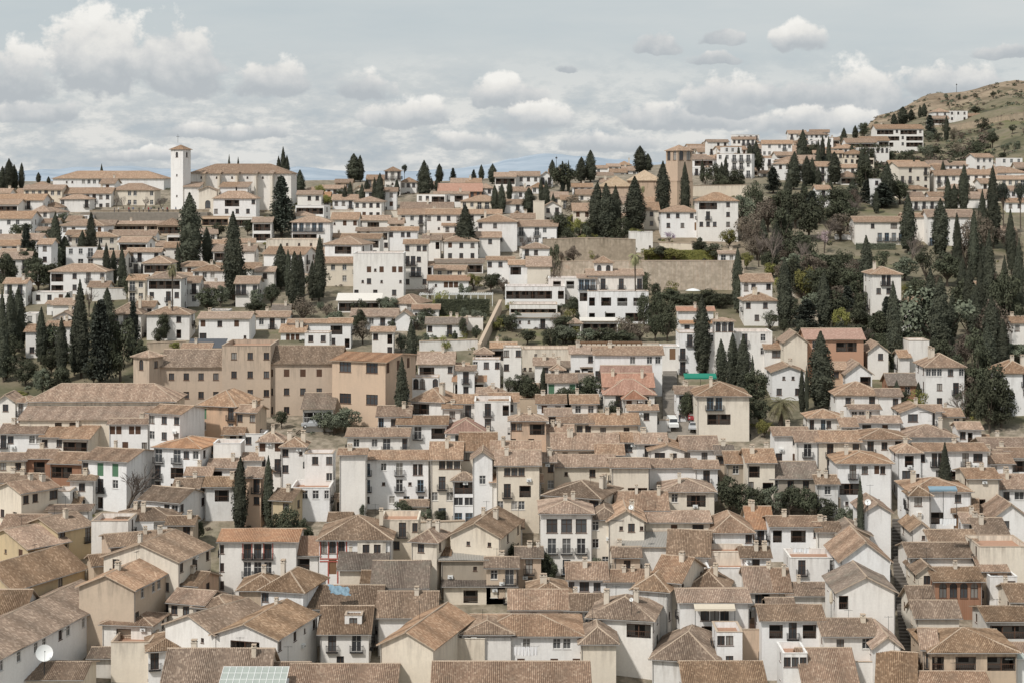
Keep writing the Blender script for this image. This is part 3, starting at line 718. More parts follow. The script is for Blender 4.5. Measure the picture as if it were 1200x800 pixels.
# ------------------------------------------------------------------ camera, sun, sky
cam=bpy.data.cameras.new('camera'); co=bpy.data.objects.new('camera',cam); COL.objects.link(co)
cam.sensor_width=36; cam.lens=36*F/1200; cam.shift_y=-(400-YH)/1200.0; cam.clip_start=1; cam.clip_end=80000
co.location=(0,0,0); co.rotation_euler=(R(90),0,0); scene.camera=co
sl=bpy.data.lights.new('sun','SUN'); sl.energy=3.4; sl.angle=R(3.5); sl.color=(1.0,0.965,0.915)
so=bpy.data.objects.new('sun',sl); COL.objects.link(so)
# direction towards the sun: behind the viewer (-Y), to the left
sd=Vector((math.sin(R(SUN_AZ))*math.cos(R(SUN_EL)), -math.cos(R(SUN_AZ))*math.cos(R(SUN_EL)), math.sin(R(SUN_EL))))
so.rotation_euler=sd.to_track_quat('Z','Y').to_euler()
def make_world():
    w=bpy.data.worlds.new('World'); scene.world=w; w.use_nodes=True; nt=w.node_tree; nt.nodes.clear(); N=NT(nt)
    out=N.n('ShaderNodeOutputWorld'); bg=N.n('ShaderNodeBackground'); N.l(bg.outputs[0],out.inputs[0])
    sky=N.n('ShaderNodeTexSky',sky_type='NISHITA'); sky.sun_disc=False; sky.sun_elevation=R(SUN_EL)
    sky.sun_rotation=math.atan2(sd.x,sd.y); sky.air_density=1.2; sky.dust_density=2.0
    tc=N.n('ShaderNodeTexCoord'); sp=N.n('ShaderNodeSeparateXYZ'); N.l(tc.outputs['Generated'],sp.inputs[0])
    hor=N.math('SQRT',N.math('ADD',N.math('MULTIPLY',sp.outputs[0],sp.outputs[0]),N.math('MULTIPLY',sp.outputs[1],sp.outputs[1])))
    az=N.math('ARCTAN2',sp.outputs[0],sp.outputs[1]); el=N.math('MAXIMUM',N.math('ARCTAN2',sp.outputs[2],hor),0.0)
    def vec(sx,sy,seed,du=0.0,dv=0.0):
        c=N.n('ShaderNodeCombineXYZ'); N.l(N.math('MULTIPLY_ADD',az,sx,du*sx),c.inputs[0]); N.l(N.math('MULTIPLY_ADD',el,sy,dv*sy),c.inputs[1]); c.inputs[2].default_value=seed; return c.outputs[0]
    # cumulus with flat bases: (azimuth px, base px, half width, height, brightness)
    clouds=[(112,92,74,100,1.0),(212,97,72,92,.95),(318,106,62,46,.9),(10,112,86,72,.85),(425,110,46,34,.75),(50,138,70,28,.75),(480,140,66,34,1.0),(592,120,58,38,.85),(620,146,66,34,1.0),(545,172,70,24,.95),(790,146,110,36,.95),(848,126,66,52,1.0),(1006,128,86,64,1.0),(930,118,90,34,.9),(1120,108,80,42,.85),(960,150,90,30,.85),(770,60,34,26,.55),(937,57,42,36,.95),(846,50,34,18,.4),(838,74,38,14,.4),(664,84,22,10,.35),(270,160,110,20,.9),(700,174,90,26,.95),(1190,70,60,16,.45),(180,186,90,16,.95)]
    big=N.noise(vec(26,30,1.3),1.0,3,0.5); fin=N.noise(vec(70,80,4.1),1.0,6,0.6)
    bump_=N.math('ADD',N.math('MULTIPLY',N.math('SUBTRACT',big,0.5),1.9),N.math('MULTIPLY',N.math('SUBTRACT',fin,0.5),2.0))
    wob=N.math('MULTIPLY',N.math('SUBTRACT',N.noise(vec(40,0,9.7),1.0,4,0.6),0.5),0.010)
    bestd=None; col=None; res=None
    for (x,yb,rx,hh,br) in clouds:
        a=math.atan((x-600)/F); e=math.atan((YH-yb)/F)
        dx=N.math('MULTIPLY',N.math('SUBTRACT',az,a),F/rx)
        v=N.math('MULTIPLY',N.math('SUBTRACT',N.math('ADD',el,wob),e),F/hh)
        up=N.math('MAXIMUM',v,0.0); dn=N.math('MULTIPLY',N.math('MINIMUM',v,0.0),3.2)
        r2=N.math('ADD',N.math('MULTIPLY',dx,dx),N.math('ADD',N.math('MULTIPLY',up,up),N.math('MULTIPLY',dn,dn)))
        d=N.math('SUBTRACT',N.math('MULTIPLY_ADD',bump_,0.88,0.70),r2)      # >0 inside
        al=N.maprange(d,0.0,0.30,0,1)
        lit=N.math('ADD',N.math('MULTIPLY_ADD',v,1.0*br,0.06),N.math('MULTIPLY',bump_,0.42),clamp=True)
        sh=N.math('MULTIPLY_ADD',lit,1.0,0.02+.1*br,clamp=True)
        # composite over what is behind
        if res is None: A=al; S=N.math('MULTIPLY',sh,al); res=(A,S)
        else:
            A,S=res; ia=N.math('SUBTRACT',1.0,al)
            S=N.math('MULTIPLY_ADD',S,ia,N.math('MULTIPLY',sh,al)); A=N.math('MULTIPLY_ADD',A,ia,al); res=(A,S)
    A,S=res
    shade=N.math('DIVIDE',S,N.math('MAXIMUM',A,0.001))
    cloudc=N.ramp(shade,[(0.0,(0.42,0.455,0.485)),(0.22,(0.49,0.52,0.54)),(0.48,(0.62,0.63,0.63)),(0.72,(0.77,0.76,0.73)),(1.0,(0.88,0.865,0.825))])
    veiln=N.noise(vec(5,26,3.3),1.0,5,0.55)
    veil=N.ramp(veiln,[(0.3,(0.53,0.59,0.62)),(0.7,(0.64,0.67,0.675))])
    bn=N.noise(vec(26,64,13.3),1.0,7,0.66); low=N.maprange(el,0.075,0.03,0,1)
    band=N.ramp(bn,[(0.38,(0.46,0.515,0.56)),(0.5,(0.58,0.61,0.625)),(0.6,(0.80,0.795,0.77))])
    veil=N.mix(N.math('MULTIPLY',low,0.85),veil,band)
    skyc=N.mix(1.0,sky.outputs[0],(0.075,0.075,0.075),'MULTIPLY')
    base=N.mix(0.9,skyc,veil)
    c=N.mix(N.math('MULTIPLY',A,0.94),base,cloudc)
    N.l(c,bg.inputs[0]); bg.inputs[1].default_value=1.04
make_world()
scene.world.cycles.sampling_method='MANUAL'; scene.world.cycles.sample_map_resolution=256
scene.view_settings.view_transform='Standard'; scene.view_settings.look='None'; scene.view_settings.exposure=0; scene.view_settings.gamma=1

# ------------------------------------------------------------------ trees
def leaf(mb, p, n_, s, rng, mat=0):
    n_=n_.normalized(); a=n_.orthogonal().normalized(); b=n_.cross(a); t=rng.uniform(0,6.28)
    u=(a*math.cos(t)+b*math.sin(t))*s; v=(b*math.cos(t)-a*math.sin(t))*s*rng.uniform(.5,.8)
    mb.face([p-u*.6-v*.5,p+u*.5-v*.6,p+u*.8+v*.4,p-u*.3+v*.7],mat)
def rvec(rng):
    while True:
        v=Vector((rng.uniform(-1,1),rng.uniform(-1,1),rng.uniform(-1,1)))
        if 0.05<v.length<1: return v.normalized()
def cypress_meshes(seed, slim=1.0, mat='lc', ragged=0.24, nleaf=3400):
    rng=random.Random(seed); H_=12.0; Rm=1.25*slim
    pk=rng.uniform(.32,.48); tail=rng.uniform(.85,1.05)
    def rad(t,a):
        if t<pk: r=0.58+0.42*math.sin(math.pi/2*t/pk)
        else: r=max(0.0,1-((t-pk)/(1-pk))**1.9)**tail
        r*=1+ragged*1.4*noise.noise(Vector((math.cos(a)*1.3+seed,math.sin(a)*1.3,t*7)))+ragged*noise.noise(Vector((math.cos(a)*3+seed,math.sin(a)*3,t*18)))
        return max(0.02,r)*Rm
    z0=0.8
    mb=MB(); nz=16; na=9
    for k in range(nz):
        for i in range(na):
            P=lambda k_,i_:( .86*rad(k_/nz,6.283*i_/na)*math.cos(6.283*i_/na), .86*rad(k_/nz,6.283*i_/na)*math.sin(6.283*i_/na), z0+(H_-z0)*k_/nz*.97)
            mb.face([P(k,i),P(k,(i+1)%na),P(k+1,(i+1)%na),P(k+1,i)])
    for _ in range(nleaf):
        t=rng.random()**1.15; a=rng.uniform(0,6.283); r=rad(t,a)*rng.uniform(.84,1.10)
        p=Vector((r*math.cos(a),r*math.sin(a),z0+(H_-z0)*t))
        n_=Vector((math.cos(a),math.sin(a),0.35))+rvec(rng)*.85
        leaf(mb,p,n_,rng.uniform(.13,.30)*(1-.3*t),rng)
    for _ in range(14): # wisps at the tip
        t=rng.uniform(.93,1.0); p=Vector((rng.uniform(-.1,.1),rng.uniform(-.1,.1),z0+(H_-z0)*t)); leaf(mb,p,rvec(rng),.2,rng)
    tr=MB(); tr.tube((0,0,-1.5),(0,0,1.2),.22,.2,7); tr.tube((0,0,1.2),(0,0,8),.2,.05,6)
    return mb.mesh('cypress_crown',M[mat]), tr.mesh('cypress_trunk',M['bark'])
def conifer_meshes(seed, mat='lp'):
    rng=random.Random(seed); H_=12.0; mb=MB(); tr=MB()
    tr.tube((0,0,-1.5),(0,0,11.3),.3,.05,7)
    nb=210
    for k in range(nb):
        t=(k+rng.random())/nb; z=1.2+10.6*t; a=rng.uniform(0,6.283); L=(2.7*(1-t)**.85+.25)*rng.uniform(.6,1.15)*(0.75+.25*min(1,t*5))
        d=Vector((math.cos(a),math.sin(a),rng.uniform(-.12,.28))); p0=Vector((0,0,z))
        if k%2==0: tr.tube(p0,p0+d*L*.8,.06,.02,3,cap=False)
        for j in range(34):
            f=rng.random()**.6; p=p0+d*L*f+rvec(rng)*(.30+.25*(1-t)); p.z-=.25*f*f*L*.5
            leaf(mb,p,Vector((0,0,1))*.8+rvec(rng)*.9,rng.uniform(.16,.36),rng)
    return mb.mesh('conifer_crown',M[mat]), tr.mesh('conifer_trunk',M['bark'])
def broad_meshes(seed, mat='lb', lobes=20, leaves=4200, flat=1.0, trunk=1.1, loose=1.0):
    """crown about 6 m wide, 6 m high in all"""
    rng=random.Random(seed); mb=MB(); tr=MB(); C=[]
    for k in range(lobes):
        v=rvec(rng); rr=rng.uniform(.25,1)**.5
        c=Vector((v.x*2.0*rr,v.y*2.0*rr,trunk+1.75+v.z*1.75*flat*rr)); C.append((c,rng.uniform(.6,1.2)))
    tr.tube((0,0,-1.2),(0,0,trunk),.24,.17,7)
    for c,r in C:
        m_=Vector((c.x*.35,c.y*.35,trunk+.3*(c.z-trunk))); tr.tube((0,0,trunk*.85),m_,.12,.08,5,cap=False); tr.tube(m_,c,.08,.03,4,cap=False)
    for c,r in C:
        n_=int(leaves/lobes)
        core=MB()
        for i in range(n_):
            v=rvec(rng)
            if v.z<-.35 and rng.random()<.6: v.z=-v.z
            rad=r*(0.45+.6*rng.random()**.5)*(1+.3*noise.noise(v*2.2+c))
            p=c+Vector((v.x,v.y,v.z*.85))*rad
            leaf(mb,p,v*.8+Vector((0,0,.5))+rvec(rng)*.8,rng.uniform(.10,.24)*loose,rng)
    return mb.mesh('tree_crown',M[mat]), tr.mesh('tree_trunk',M['bark'])
def bare_meshes(seed, mat='twig', spread=0.55, buds=None):
    rng=random.Random(seed); tr=MB(); tw=MB()
    def grow(p,d,L,r,lv):
        q_=p+d*L; (tr if lv<2 else tw).tube(p,q_,r,r*.66,5 if lv<2 else 3,cap=False)
        if buds and lv>=3:
            for _ in range(4): leaf(tw,p+d*L*rng.random()+rvec(rng)*.22,rvec(rng),rng.uniform(.08,.17),rng,1)
        if lv>=5: return
        for _ in range(3 if lv<5 else 2):
            dd=(d+rvec(rng)*spread*(1.1 if lv>0 else 1.3)+Vector((0,0,.18))).normalized()
            grow(p+d*L*rng.uniform(.65,1.0),dd,L*rng.uniform(.64,.88),r*.62,lv+1)
    grow(Vector((0,0,-1)),Vector((0,0,1)),2.5,.27,0)
    return tw.mesh('bare_crown',[M[mat],M[buds]] if buds else M[mat]), tr.mesh('bare_trunk',M['bark'])
def palm_meshes(seed, H_=12.0, fr=2.2, n=46, r=.22, skirt=True):
    rng=random.Random(seed); cr=MB(); tr=MB()
    pr=[(r*1.25,-1.5),(r*1.2,0)]+[(r*(1.05 if k%2 else .95),H_*k/24) for k in range(1,24)]+[(r*1.2,H_),(0,H_+.2)]
    tr.lathe(pr,8)
    for k in range(n):
        a=2.4*k+rng.uniform(-.2,.2); up=rng.uniform(-.75,1.0) if skirt else rng.uniform(-.25,1.1)
        L=fr*rng.uniform(.8,1.1); p=Vector((0,0,H_)); d=Vector((math.cos(a),math.sin(a),up)).normalized(); side=d.cross(Vector((0,0,1))).normalized()
        S=7
        for i in range(S):
            f0=i/S; f1=(i+1)/S; q0=p; d=(d+Vector((0,0,-.17))).normalized(); p=p+d*L/S
            wd=.32*math.sin(math.pi*min(.95,.15+f0*.85)); 
            for sg in (-1,1):
                for j in range(3):
                    b0=q0+(p-q0)*j/3; tip=b0+side*sg*wd*1.4+d*.35-Vector((0,0,.12)); cr.face([b0,b0+d*.1,tip+d*.05,tip])
    return cr.mesh('palm_fronds',M['lpalm']), tr.mesh('palm_trunk',M['bark'])
PROTO={}
PROTO['cyp']=[cypress_meshes(s) for s in (1,2,3,4,5)]
PROTO['cypr']=[cypress_meshes(s,1.05,'lc',.34,3200) for s in (11,12,13)]
PROTO['con']=[conifer_meshes(s) for s in (21,22,23)]
PROTO['bro']=[broad_meshes(s) for s in (31,32,33,34)]
PROTO['bop']=[broad_meshes(s,'lb',14,2800,1.2,1.2,1.1) for s in (36,37)]
PROTO['oli']=[broad_meshes(s,'lo',16,3600,.85,.9) for s in (41,42)]
PROTO['yel']=[broad_meshes(s,'ly',14,3000,.85,.8) for s in (51,52)]
PROTO['rus']=[broad_meshes(s,'lr',14,2600,.9,1.0,.8) for s in (61,62)]
PROTO['pin']=[broad_meshes(s,'lp',15,3200,.45,4.0) for s in (71,72,73)]
PROTO['bar']=[bare_meshes(s) for s in (81,82)]
PROTO['blo']=[bare_meshes(91,'twig',.6,'lk')]
PROTO['vio']=[bare_meshes(92,'twig',.6,'lv')]
PROTO['pal']=[palm_meshes(101)]
PROTO['phx']=[palm_meshes(102,3.6,3.6,60,.45,True)]
PROTO['shr']=[broad_meshes(s,'lb',9,1500,.7,.25) for s in (111,112,113)]
PROTO['shy']=[broad_meshes(s,'ly',9,1500,.7,.25) for s in (114,)]
PROTO['sho']=[broad_meshes(s,'lo',9,1500,.7,.25) for s in (115,)]
PROTO['shp']=[broad_meshes(s,'lr',9,1500,.7,.25,.8) for s in (116,)]
PHRASE={'cyp':('dark slender cypress','cypress','cypress_tree','cypresses on the hillside'),'cypr':('dark ragged cypress','cypress','cypress_tree','cypresses on the hillside'),
'con':('dark spreading conifer','conifer','conifer_tree','conifers between the houses'),'bro':('dark round evergreen tree','tree','evergreen_tree','evergreen trees between the houses'),'bop':('loose-crowned green tree','tree','evergreen_tree','evergreen trees between the houses'),
'oli':('grey-green olive tree','olive tree','olive_tree','olive trees in the gardens'),'yel':('yellow-green leafy tree','tree','leafy_tree','leafy trees in the gardens'),'rus':('brownish thin-leaved tree','tree','leafy_tree','leafy trees in the gardens'),
'pin':('flat-topped dark pine','pine','pine_tree','pines between the houses'),'bar':('bare grey-brown tree','bare tree','bare_tree','leafless trees between the houses'),'blo':('pale pink blossoming tree','tree','blossom_tree',None),'vio':('violet blossoming tree','tree','blossom_tree',None),
'pal':('tall thin palm','palm','palm_tree','tall palms'),'phx':('stocky fan palm','palm','palm_tree',None),'shr':('dark green shrub','shrub','shrub','shrubs in the gardens'),'shy':('yellow-green shrub','shrub','shrub','shrubs in the gardens'),'sho':('grey-green shrub','shrub','shrub','shrubs in the gardens'),'shp':('brownish shrub','shrub','shrub','shrubs in the gardens')}
BASEH={'cyp':12,'cypr':12,'con':12,'bar':8.2,'blo':8.2,'vio':8.2,'pal':13.0,'phx':6.5,'pin':6.9}
BASEW={'cyp':2.6,'cypr':2.75,'con':5.2,'bar':7.0,'blo':7.0,'vio':7.0,'pal':4.2,'phx':7.0}
TN={}
def tree(kind,x,yt,yb,wpx,D=None,label=None):
    k=TN.get(kind,0); TN[kind]=k+1
    if D is None: D=solve(x,yb,0.0,hi=1150.0,fallback=640.0)
    zb=ground(x,D); zt=(YH-yt)/F*D; h=zt-zb
    if h<0.5: h=(yb-yt)*D/F
    nm_=PHRASE[kind][2]; c_=NAMEC.get(nm_,0); NAMEC[nm_]=c_+1
    if (nm_+('.%03d'%c_ if c_ else '')) in HIDDEN_TREES: return None
    cr,trk=PROTO[kind][k%len(PROTO[kind])]
    if kind in('bro','bop','oli','yel','rus'):
        w_=1.22; yt=yt-(yb-yt)*.16; wpx=wpx*w_; zt=(YH-yt)/F*D; h=zt-zb
    if kind in('cyp','cypr'): wpx=wpx*1.16
    if kind=='con': wpx=wpx*1.2
    bh=BASEH.get(kind,5.2 if kind[:2]!='sh' else 3.0); bw=BASEW.get(kind,5.6); w=wpx*D/F
    rng=random.Random(k*31+len(kind)); ph=PHRASE[kind]
    o=empty(ph[2],((x-600)/F*D,D,zb-.2),rng.uniform(0,6.28)); o.scale=(w/bw,w/bw,(h+.2)/bh)
    o.rotation_euler=(R(rng.uniform(-1,1)),R(rng.uniform(-1,1)),o.rotation_euler[2])
    link('trunk',trk,o); link('crown' if kind not in('pal','phx') else 'fronds',cr,o)
    tag(o,ph[1],ph[0],x,(yt+yb)/2,label,ph[3],cls=ph[1])
    return o
# ------------------------------------------------------------------ houses: x0 x1 ridge eave storeys roof wall options
H('''
# --- skyline, left
62 192 199 209 2 h W D=612 d=14 tp=.36 win=..qq.VVVV...........|. "long white convent hall under a wide hipped tile roof on the left skyline"
118 134 209 215 2 s W D=592
129 181 215 222.5 2 h C D=576 d=10 win=l..ll..l|l..ll..l "cream two-storey hip-roofed house behind the bare square trees by the bell tower"
75 130 220 226.5 2 s W D=572 d=8
70 105 228 233 2 h W D=562 d=7 win=V...d|....
-5 50 227.5 234.5 2 s W win=w.dd.|gggg.
18 60 221 227 2 s C D=590
37 58 240 247.5 2 h W
50 71 237 242.5 2 h W D=556
-3 11 221 226 2 s W
29 61 213 219 1 h T D=608
-5 36 247.5 256 2 s W
-2 27 275 281 2 s W
22 47 274 281 2 s W
-2 25 292 299 2 s W
45 60 280 286 3 s W
43 78 266 270 1 p W
78 103 270 275 2 s K
50 67 256 261 1 s W
78 92 253 259 1 s K
94 107 252 252 1 f W
134 190 259 262.5 1 s T d=7 win=gggggggg "long tan lean terrace restaurant with a dark open front below the church square"
113 133 258 264 1 s C
116 181 270 276 1 s W win=wgg.w.w.w
184 212 256 263.5 1 h T win=gggg
149 188 291 295 2 s W win=dd.d|..w.
172 195 283 288 1 s W
193 208 284 290 2 s W win=..q|dd.
168 200 300 308 2 h W win=ggg|w.d
146 172 308 308 1 f W
59 124 309.5 318 2 h W left= win=gg.w.d.w|gg.w...w "wide white hip-roofed house with corner balconies beside the row of cypresses on the left"
226 263 311 317 2 h W
250 300 224 232 2 h W D=548 d=8 win=..ggg..w|w.w.w.w.
268 305 249 255 1 f W win=gggggg
236 268 252 254 1 f A win=gggggg
250 298 287 294 2 s W win=gggg..|ww....
62 90 350 357 2 s W
173 212 318 326 3 h W win=ggg|w.dw|w.w.
210 233 324 331 2 s W
276 302 324 332 2 s W win=dd.w|...
150 170 322 328 2 s C
104 126 330 336 1 s W
236 262 331 338 1 s W
38 78 342 343 1 f W
5 30 326 332 2 s W
130 165 354 367 2 h W
160 180 353 359 2 s W win=ww|dd
172 222 360 368 2 h W win=..d.w.|..g.g.
233 292 366 373 2 s W d=10 win=s.w.s.|W....q side=.. "white two-storey house with brown shutters below the left cedar"
246 268 354 364 1 f K j
221 260 397 407 1 p W roof=s win=
62 90 365 372 2 g W
55 84 376 382 2 s W win=S..
30 45 380 388 2 s W
-5 10 343 347 2 f W
55 76 353 356 1 s W
28 42 368 368 2 f W
# --- skyline, middle
352 377 219 224 2 h W D=590
362 386 225 230 1 s W D=575 roof=o
375 403 217 221 2 s W D=592 win=.wd.|....
412 428 217 224 2 g C roof=o D=590
469 488 208 213 2 h W D=600 win=www|.w.
393 412 210 214 1 s T D=610
514 564 215 224 2 s B D=582 d=9 roof=r win=aaaaaaa|....... "brick house with a long red tiled roof on the middle skyline"
509 549 224.5 227 1 s W D=570 win=....gg.
560 578 215 220 2 h W D=590
529 547 209 214 1 s C D=606
547 563 209 214 1 s T D=606
580 604 202 207 2 s W D=606
488 512 213 217 1 s C D=612
430 450 205 210 1 s T D=625
342 387 254 260 3 h W win=LLLLL.|gggg..|...... "white three-storey house with glazed galleries right of the big cedar"
312 375 281 281 2 f C win=...q.q.q.|.........
389 419 249 257 2 s W win=q.s.s|.....
419 456 252.5 258 1 s W win=d.ggg..
456 472 256 262 2 s C
418 455 267 270.5 2 s W win=a.a.ggg|d.l.l.w
455 489 266 270 2 s W win=w.ww.|.....
470 530 237 245 2 s W d=9 win=gggggg....|....q.w.q.
500 540 245 251 3 s W win=w.w.w.w|..q...w|w..d..w
550 587 245.5 250.5 2 s W win=w.gg.w
560 606 251 259.5 3 h W d=12 win=w..w....|....d...|w....... "tall white hip-roofed house with a broad blank front beside the lone round cypress"
555 586 272 278 2 s W win=d.w.|w...
519 540 259 264 2 s W
474 501 281 285.5 4 s W win=w.ww|ddw.|.dd.|w..w "narrow white four-storey house with columns of dark windows above the garden pergola"
496 516 275 281 2 s W win=w.g
376 420 274 278 1 s W win=w....
380 424 277.5 286 3 h W rot=-14 win=.gg.|.gg.|.gg. side=w.w|.w.|w.. "white three-storey hip-roofed house with stacked balconies left of the bare white block"
424 473 294 300 1 s W win=.....
414 473 297 297 4 f W d=9 win=.......|..sqs.ss|.qw.q..q|w..w..w. "large bare white flat-roofed block with brown shutters under the terraces"
487 507 307 310.5 2 s W win=gg|gg
510 566 304 308 1 p W win=gggggggg roof=k
571 602 301 304.5 2 s W win=w.w.w
296 318 255 260 2 s W win=ggg|ggg
300 321 313 318 2 s W
502 549 323 328.5 1 s W roof=o win=.q.sss..
300 338 365 371 1 s W
319 338 357 365 1 s W roof=k
338 388 374 378 1 s W win=.ggg...g
329 357 380 389 1 s W D=405 win=.sss. 
357 386 388 390 2 f W
386 411 373 378 2 s W win=gg.|w.g
436 461 383 388 2 s W win=w.g|..w
412 465 362 370.5 1 s W win=.w.l.d.w
463 484 362 372 1 g W
457 488 345 355 1 h W rot=-20
484 514 357 362 1 s W roof=o win=q.q.
396 445 344 352 1 p W roof=w win=gggggg
546 566 372 372 1 f W win=...
500 546 372 379 1 s W roof=k win=w..d..  "long low white garden house with a green-edged roof beside the sloping garden wall"
# --- skyline, right of middle
598 632 201 206 2 s W D=612
632 648 200 207 2 g W D=618
644 658 198 203 1 s T D=640
598 622 219 224 2 s W D=585
622 640 214 219 2 h W D=598
647 665 225 231 1 s C
637 658 236 242 2 g W
671 694 215 219 1 s W D=596
672 693 238 247 2 s C
658 676 229 234 1 s C
676 700 222 228 2 s W D=585
596 616 238 255 2 g P D=540 d=9
600 626 250 256 2 s W win=LLLL|LLLL
625 638 236 236 3 f C blank
698 712 194 197 1 s W D=690
712 726 192 195 1 s W D=700
724 740 189 193 1 h W D=710
700 718 202 205.5 2 s W D=650
716 734 198 202 2 s W D=668
730 748 195 200 2 s W D=675
690 704 207 211 2 h W D=640
704 722 209 214 2 s W D=630
812 825 190 193 1 s W D=690
822 838 194 199 3 h W D=660 win=w.w|ww.|w.w
846 864 200 203 2 s W D=655
863 889 196 199 2 s W D=668 win=ggg|w.w
892 908 200 203 2 s W D=660
828 860 179 188 2 h T D=760 "tan hall with a broad hipped roof right of the brick tower"
866 886 181 186 2 h W D=755
868 880 168 171 2 s W D=850
880 895 169 172 2 s W D=845
895 908 167 170 2 s W D=860
818 832 174 178 2 s W D=800
834 848 172 176 2 s W D=815
850 866 171 175 2 h W D=820
880 900 175 179 2 s W D=800
813 828 181 185 2 s W D=755
845 862 189 193 2 s W D=705
864 880 188 192 2 s W D=710
885 900 190 194 2 h W D=700
838 850 187 190 1 s C D=715
898 916 184 188 2 s W D=740
890 906 181 184 2 s W D=760
852 868 183 187 2 s W D=735
# --- upper right slope
1002 1060 254 260 2 s W D=515 d=9 win=..w..W.|...LLLL side=
1058 1090 250 254 2 s W D=519 sh=3.2 j win=....
1088 1142 246 254 3 s W D=513 d=9 j win=.......|.......|LLL.W.W side=
1027 1082 146 151 4 s W D=820 d=12 win=gggwgggw|wgggwggg|ggg.wggg|........ "stepped white apartment block with rows of balconies high on the right hill"
1010 1042 160 165 2 s W D=800 win=gg.gg|.....
992 1027 162 167 2 s W D=785 win=gggggg|......
1005 1042 172 173 1 f W D=768 win=aaaaaaa
1094 1112 127 131 3 h W D=930 win=ww|ww|ww
1112 1134 130 130 3 f W D=930 win=www|w.w|www "boxy white house at the foot of the bare hilltop"
1090 1112 136 139 2 s K D=918 win=gggg|..
1135 1150 133 136 1 s R D=935
906 920 167 169 4 t T D=765 win= d=6 "square tan brick tower of the small church among the far right houses"
920 954 170 177 2 s T D=770 d=9 win=
952 968 158 161 2 s W D=860
961 986 169 174 2 s W D=800 win=w.w|wwww
938 952 163 166 2 s W D=835
970 984 161 164 2 s W D=850
922 938 165 169 2 s W D=820
985 1006 200 207 3 h W D=640 win=ggg|www|w.w
1064 1090 199 204 2 s W D=650
1044 1060 194 204 2 g W D=655 d=9
1075 1090 206 212 2 s R D=635
1090 1124 204 209 2 s C D=640 win=....ll|......
1092 1115 194 197 1 s W D=690
1115 1138 197 201 2 s W D=665
1134 1160 210 214 2 s C D=622 win=.ddd.|.....
1144 1180 200 205 2 h W D=655
1146 1165 193 196 1 s W D=690
1180 1205 196 199 2 s W D=680
1183 1206 204 208 2 s W D=650
1065 1082 225 230 1 s W
1022 1033 207 210 3 f W
957 973 217 222 2 s W
1090 1108 225 230 1 s W
1135 1148 225 229 1 s C
1173 1190 265 270 1 s C
1160 1182 214 219 2 s W D=618
1108 1132 217 221 2 s C D=615
1184 1206 218 223 2 s W
1120 1142 189 192 1 s W D=705
1168 1186 189 192 1 s W D=705
1150 1175 222 227 1 s C
# --- villa terrace, middle right
775 819 241 248 2 h W D=525 d=8 win=.w.w..w.|.w..w..D "low white wing house with a grey hipped roof left of the white villa"
818 865 225.5 235 4 h W D=520 d=10 win=ggg.w.|.d..w.|www.w.|......
738 765 272 272 2 f W win=....|...q
843 862 294 297 1 s W
725 740 250 256 1 s W
755 772 237 246 2 s C
597 619 305 310 2 s W win=gg.
618 645 301 312 2 s C win=....
870 905 321 330 3 s W win=aw.w|w.w.
872 912 343 352 2 h W win=w.w.|.w.w|
796 862 390 390 3 f W d=8 win=.d.ll.d.|d..d..d.|d..d..d.
862 905 389 389 3 f W d=8 win=.d..l.|.d..l.|..w... 
838 860 374 376 4 h W d=5 j win=aaa|... nocap
795 836 359.5 364 2 s W roof=r win=....
799 836 376 379 2 s W roof=o
612 669 407 409 2 f C win=..q......|qq.......
697 776 405.5 415 3 s W d=8 win=....l.VV|bb..Z...|....w.w. "white house with a large blue-framed window beside the top of the stepped lane"
669 700 405 414 2 s W d=8
775 796 405 406 2 f W win=..D.
627 652 419 427 2 s W 
646 661 423 432 2 h W win=VVV|...
652 684 416 429 1 s K roof=k win=.w..
642 675 438 447 2 s W win=S..S|.... 
682 708 425 430 1 p W win=ggg roof=k
660 708 437 445 1 s K roof=k
611 634 449 455 1 p W win=w.w.
590 611 400 407 3 f W win=w.w|w..|...
600 645 466 467 1 f T blank
707 763 428 443 2 s W roof=r d=8 win= "white house with red roofs stepping down in three tiers beside the stepped lane"
708 765 437 452 2 s W roof=r d=7 j win=
709 767 444 461 2 h W roof=r d=8 j win=..d....w.|.........
731 756 457 466 2 h W roof=r d=4 j win=ss|..
737 770 474 480 2 s W j win=..w.
817 878 447 463 3 h C d=11 win=.LL...|.ggg..|...... "cream hip-roofed house with one glazed upper window right of the parked cars"
793 818 452 460 2 s W
# --- big gardens and middle slope
490 531 412 426 2 s W win=ggg..w|..... 
557 577 407 413 2 t W win=www|... d=4
554 586 421 421 2 f W win=V.w.w|....
576 604 401 407 2 s W win=ggg|...
476 514 442 442 2 f W win=waa.a|....
481 520 454 469 2 h W rot=-18 win=ggg..|..... side=w.w|...
520 540 473 478 2 s W
533 558 462 472 2 s W win=d.d.
532 568 440 446 1 p W roof=o
558 582 452 461 2 h W rot=-15
556 598 470 470 3 f W d=8 win=.d.g|.d..|....
560 580 454 462 2 s W win=ggg
575 606 460 470 2 s W
520 548 425 431 1 s W
536 556 428 433 2 s W
# --- seminary quarter
232 277 451 474 3 h P rot=-17 d=11 win=S..d|l..l|.... side=w.w|.w.|... "brick-coloured three-storey house with green shutters in front of the tan seminary"
173 212 474 484 4 s W rot=-20 d=9 win=w.w.w|l.w.w|.....|.....  side=
128 173 490 496 3 s W win=ss.ss.|..s..w|...... side=
0 50 496 507 2 s W win=dw..VV|w..... 
48 74 497 511 2 s W win=w.w|...
72 104 498 513 2 s C win=gggggg|...... rot=-10
-5 18 462 470 2 g W
16 33 464 470 2 h W rot=-20
250 282 518 519 3 f W blank
280 310 507 508 2 f W win=.w.w|....
285 306 530 538 2 s W win=..
277 300 474 482 3 s T rot=-15 win=w.w|...|w..
''')

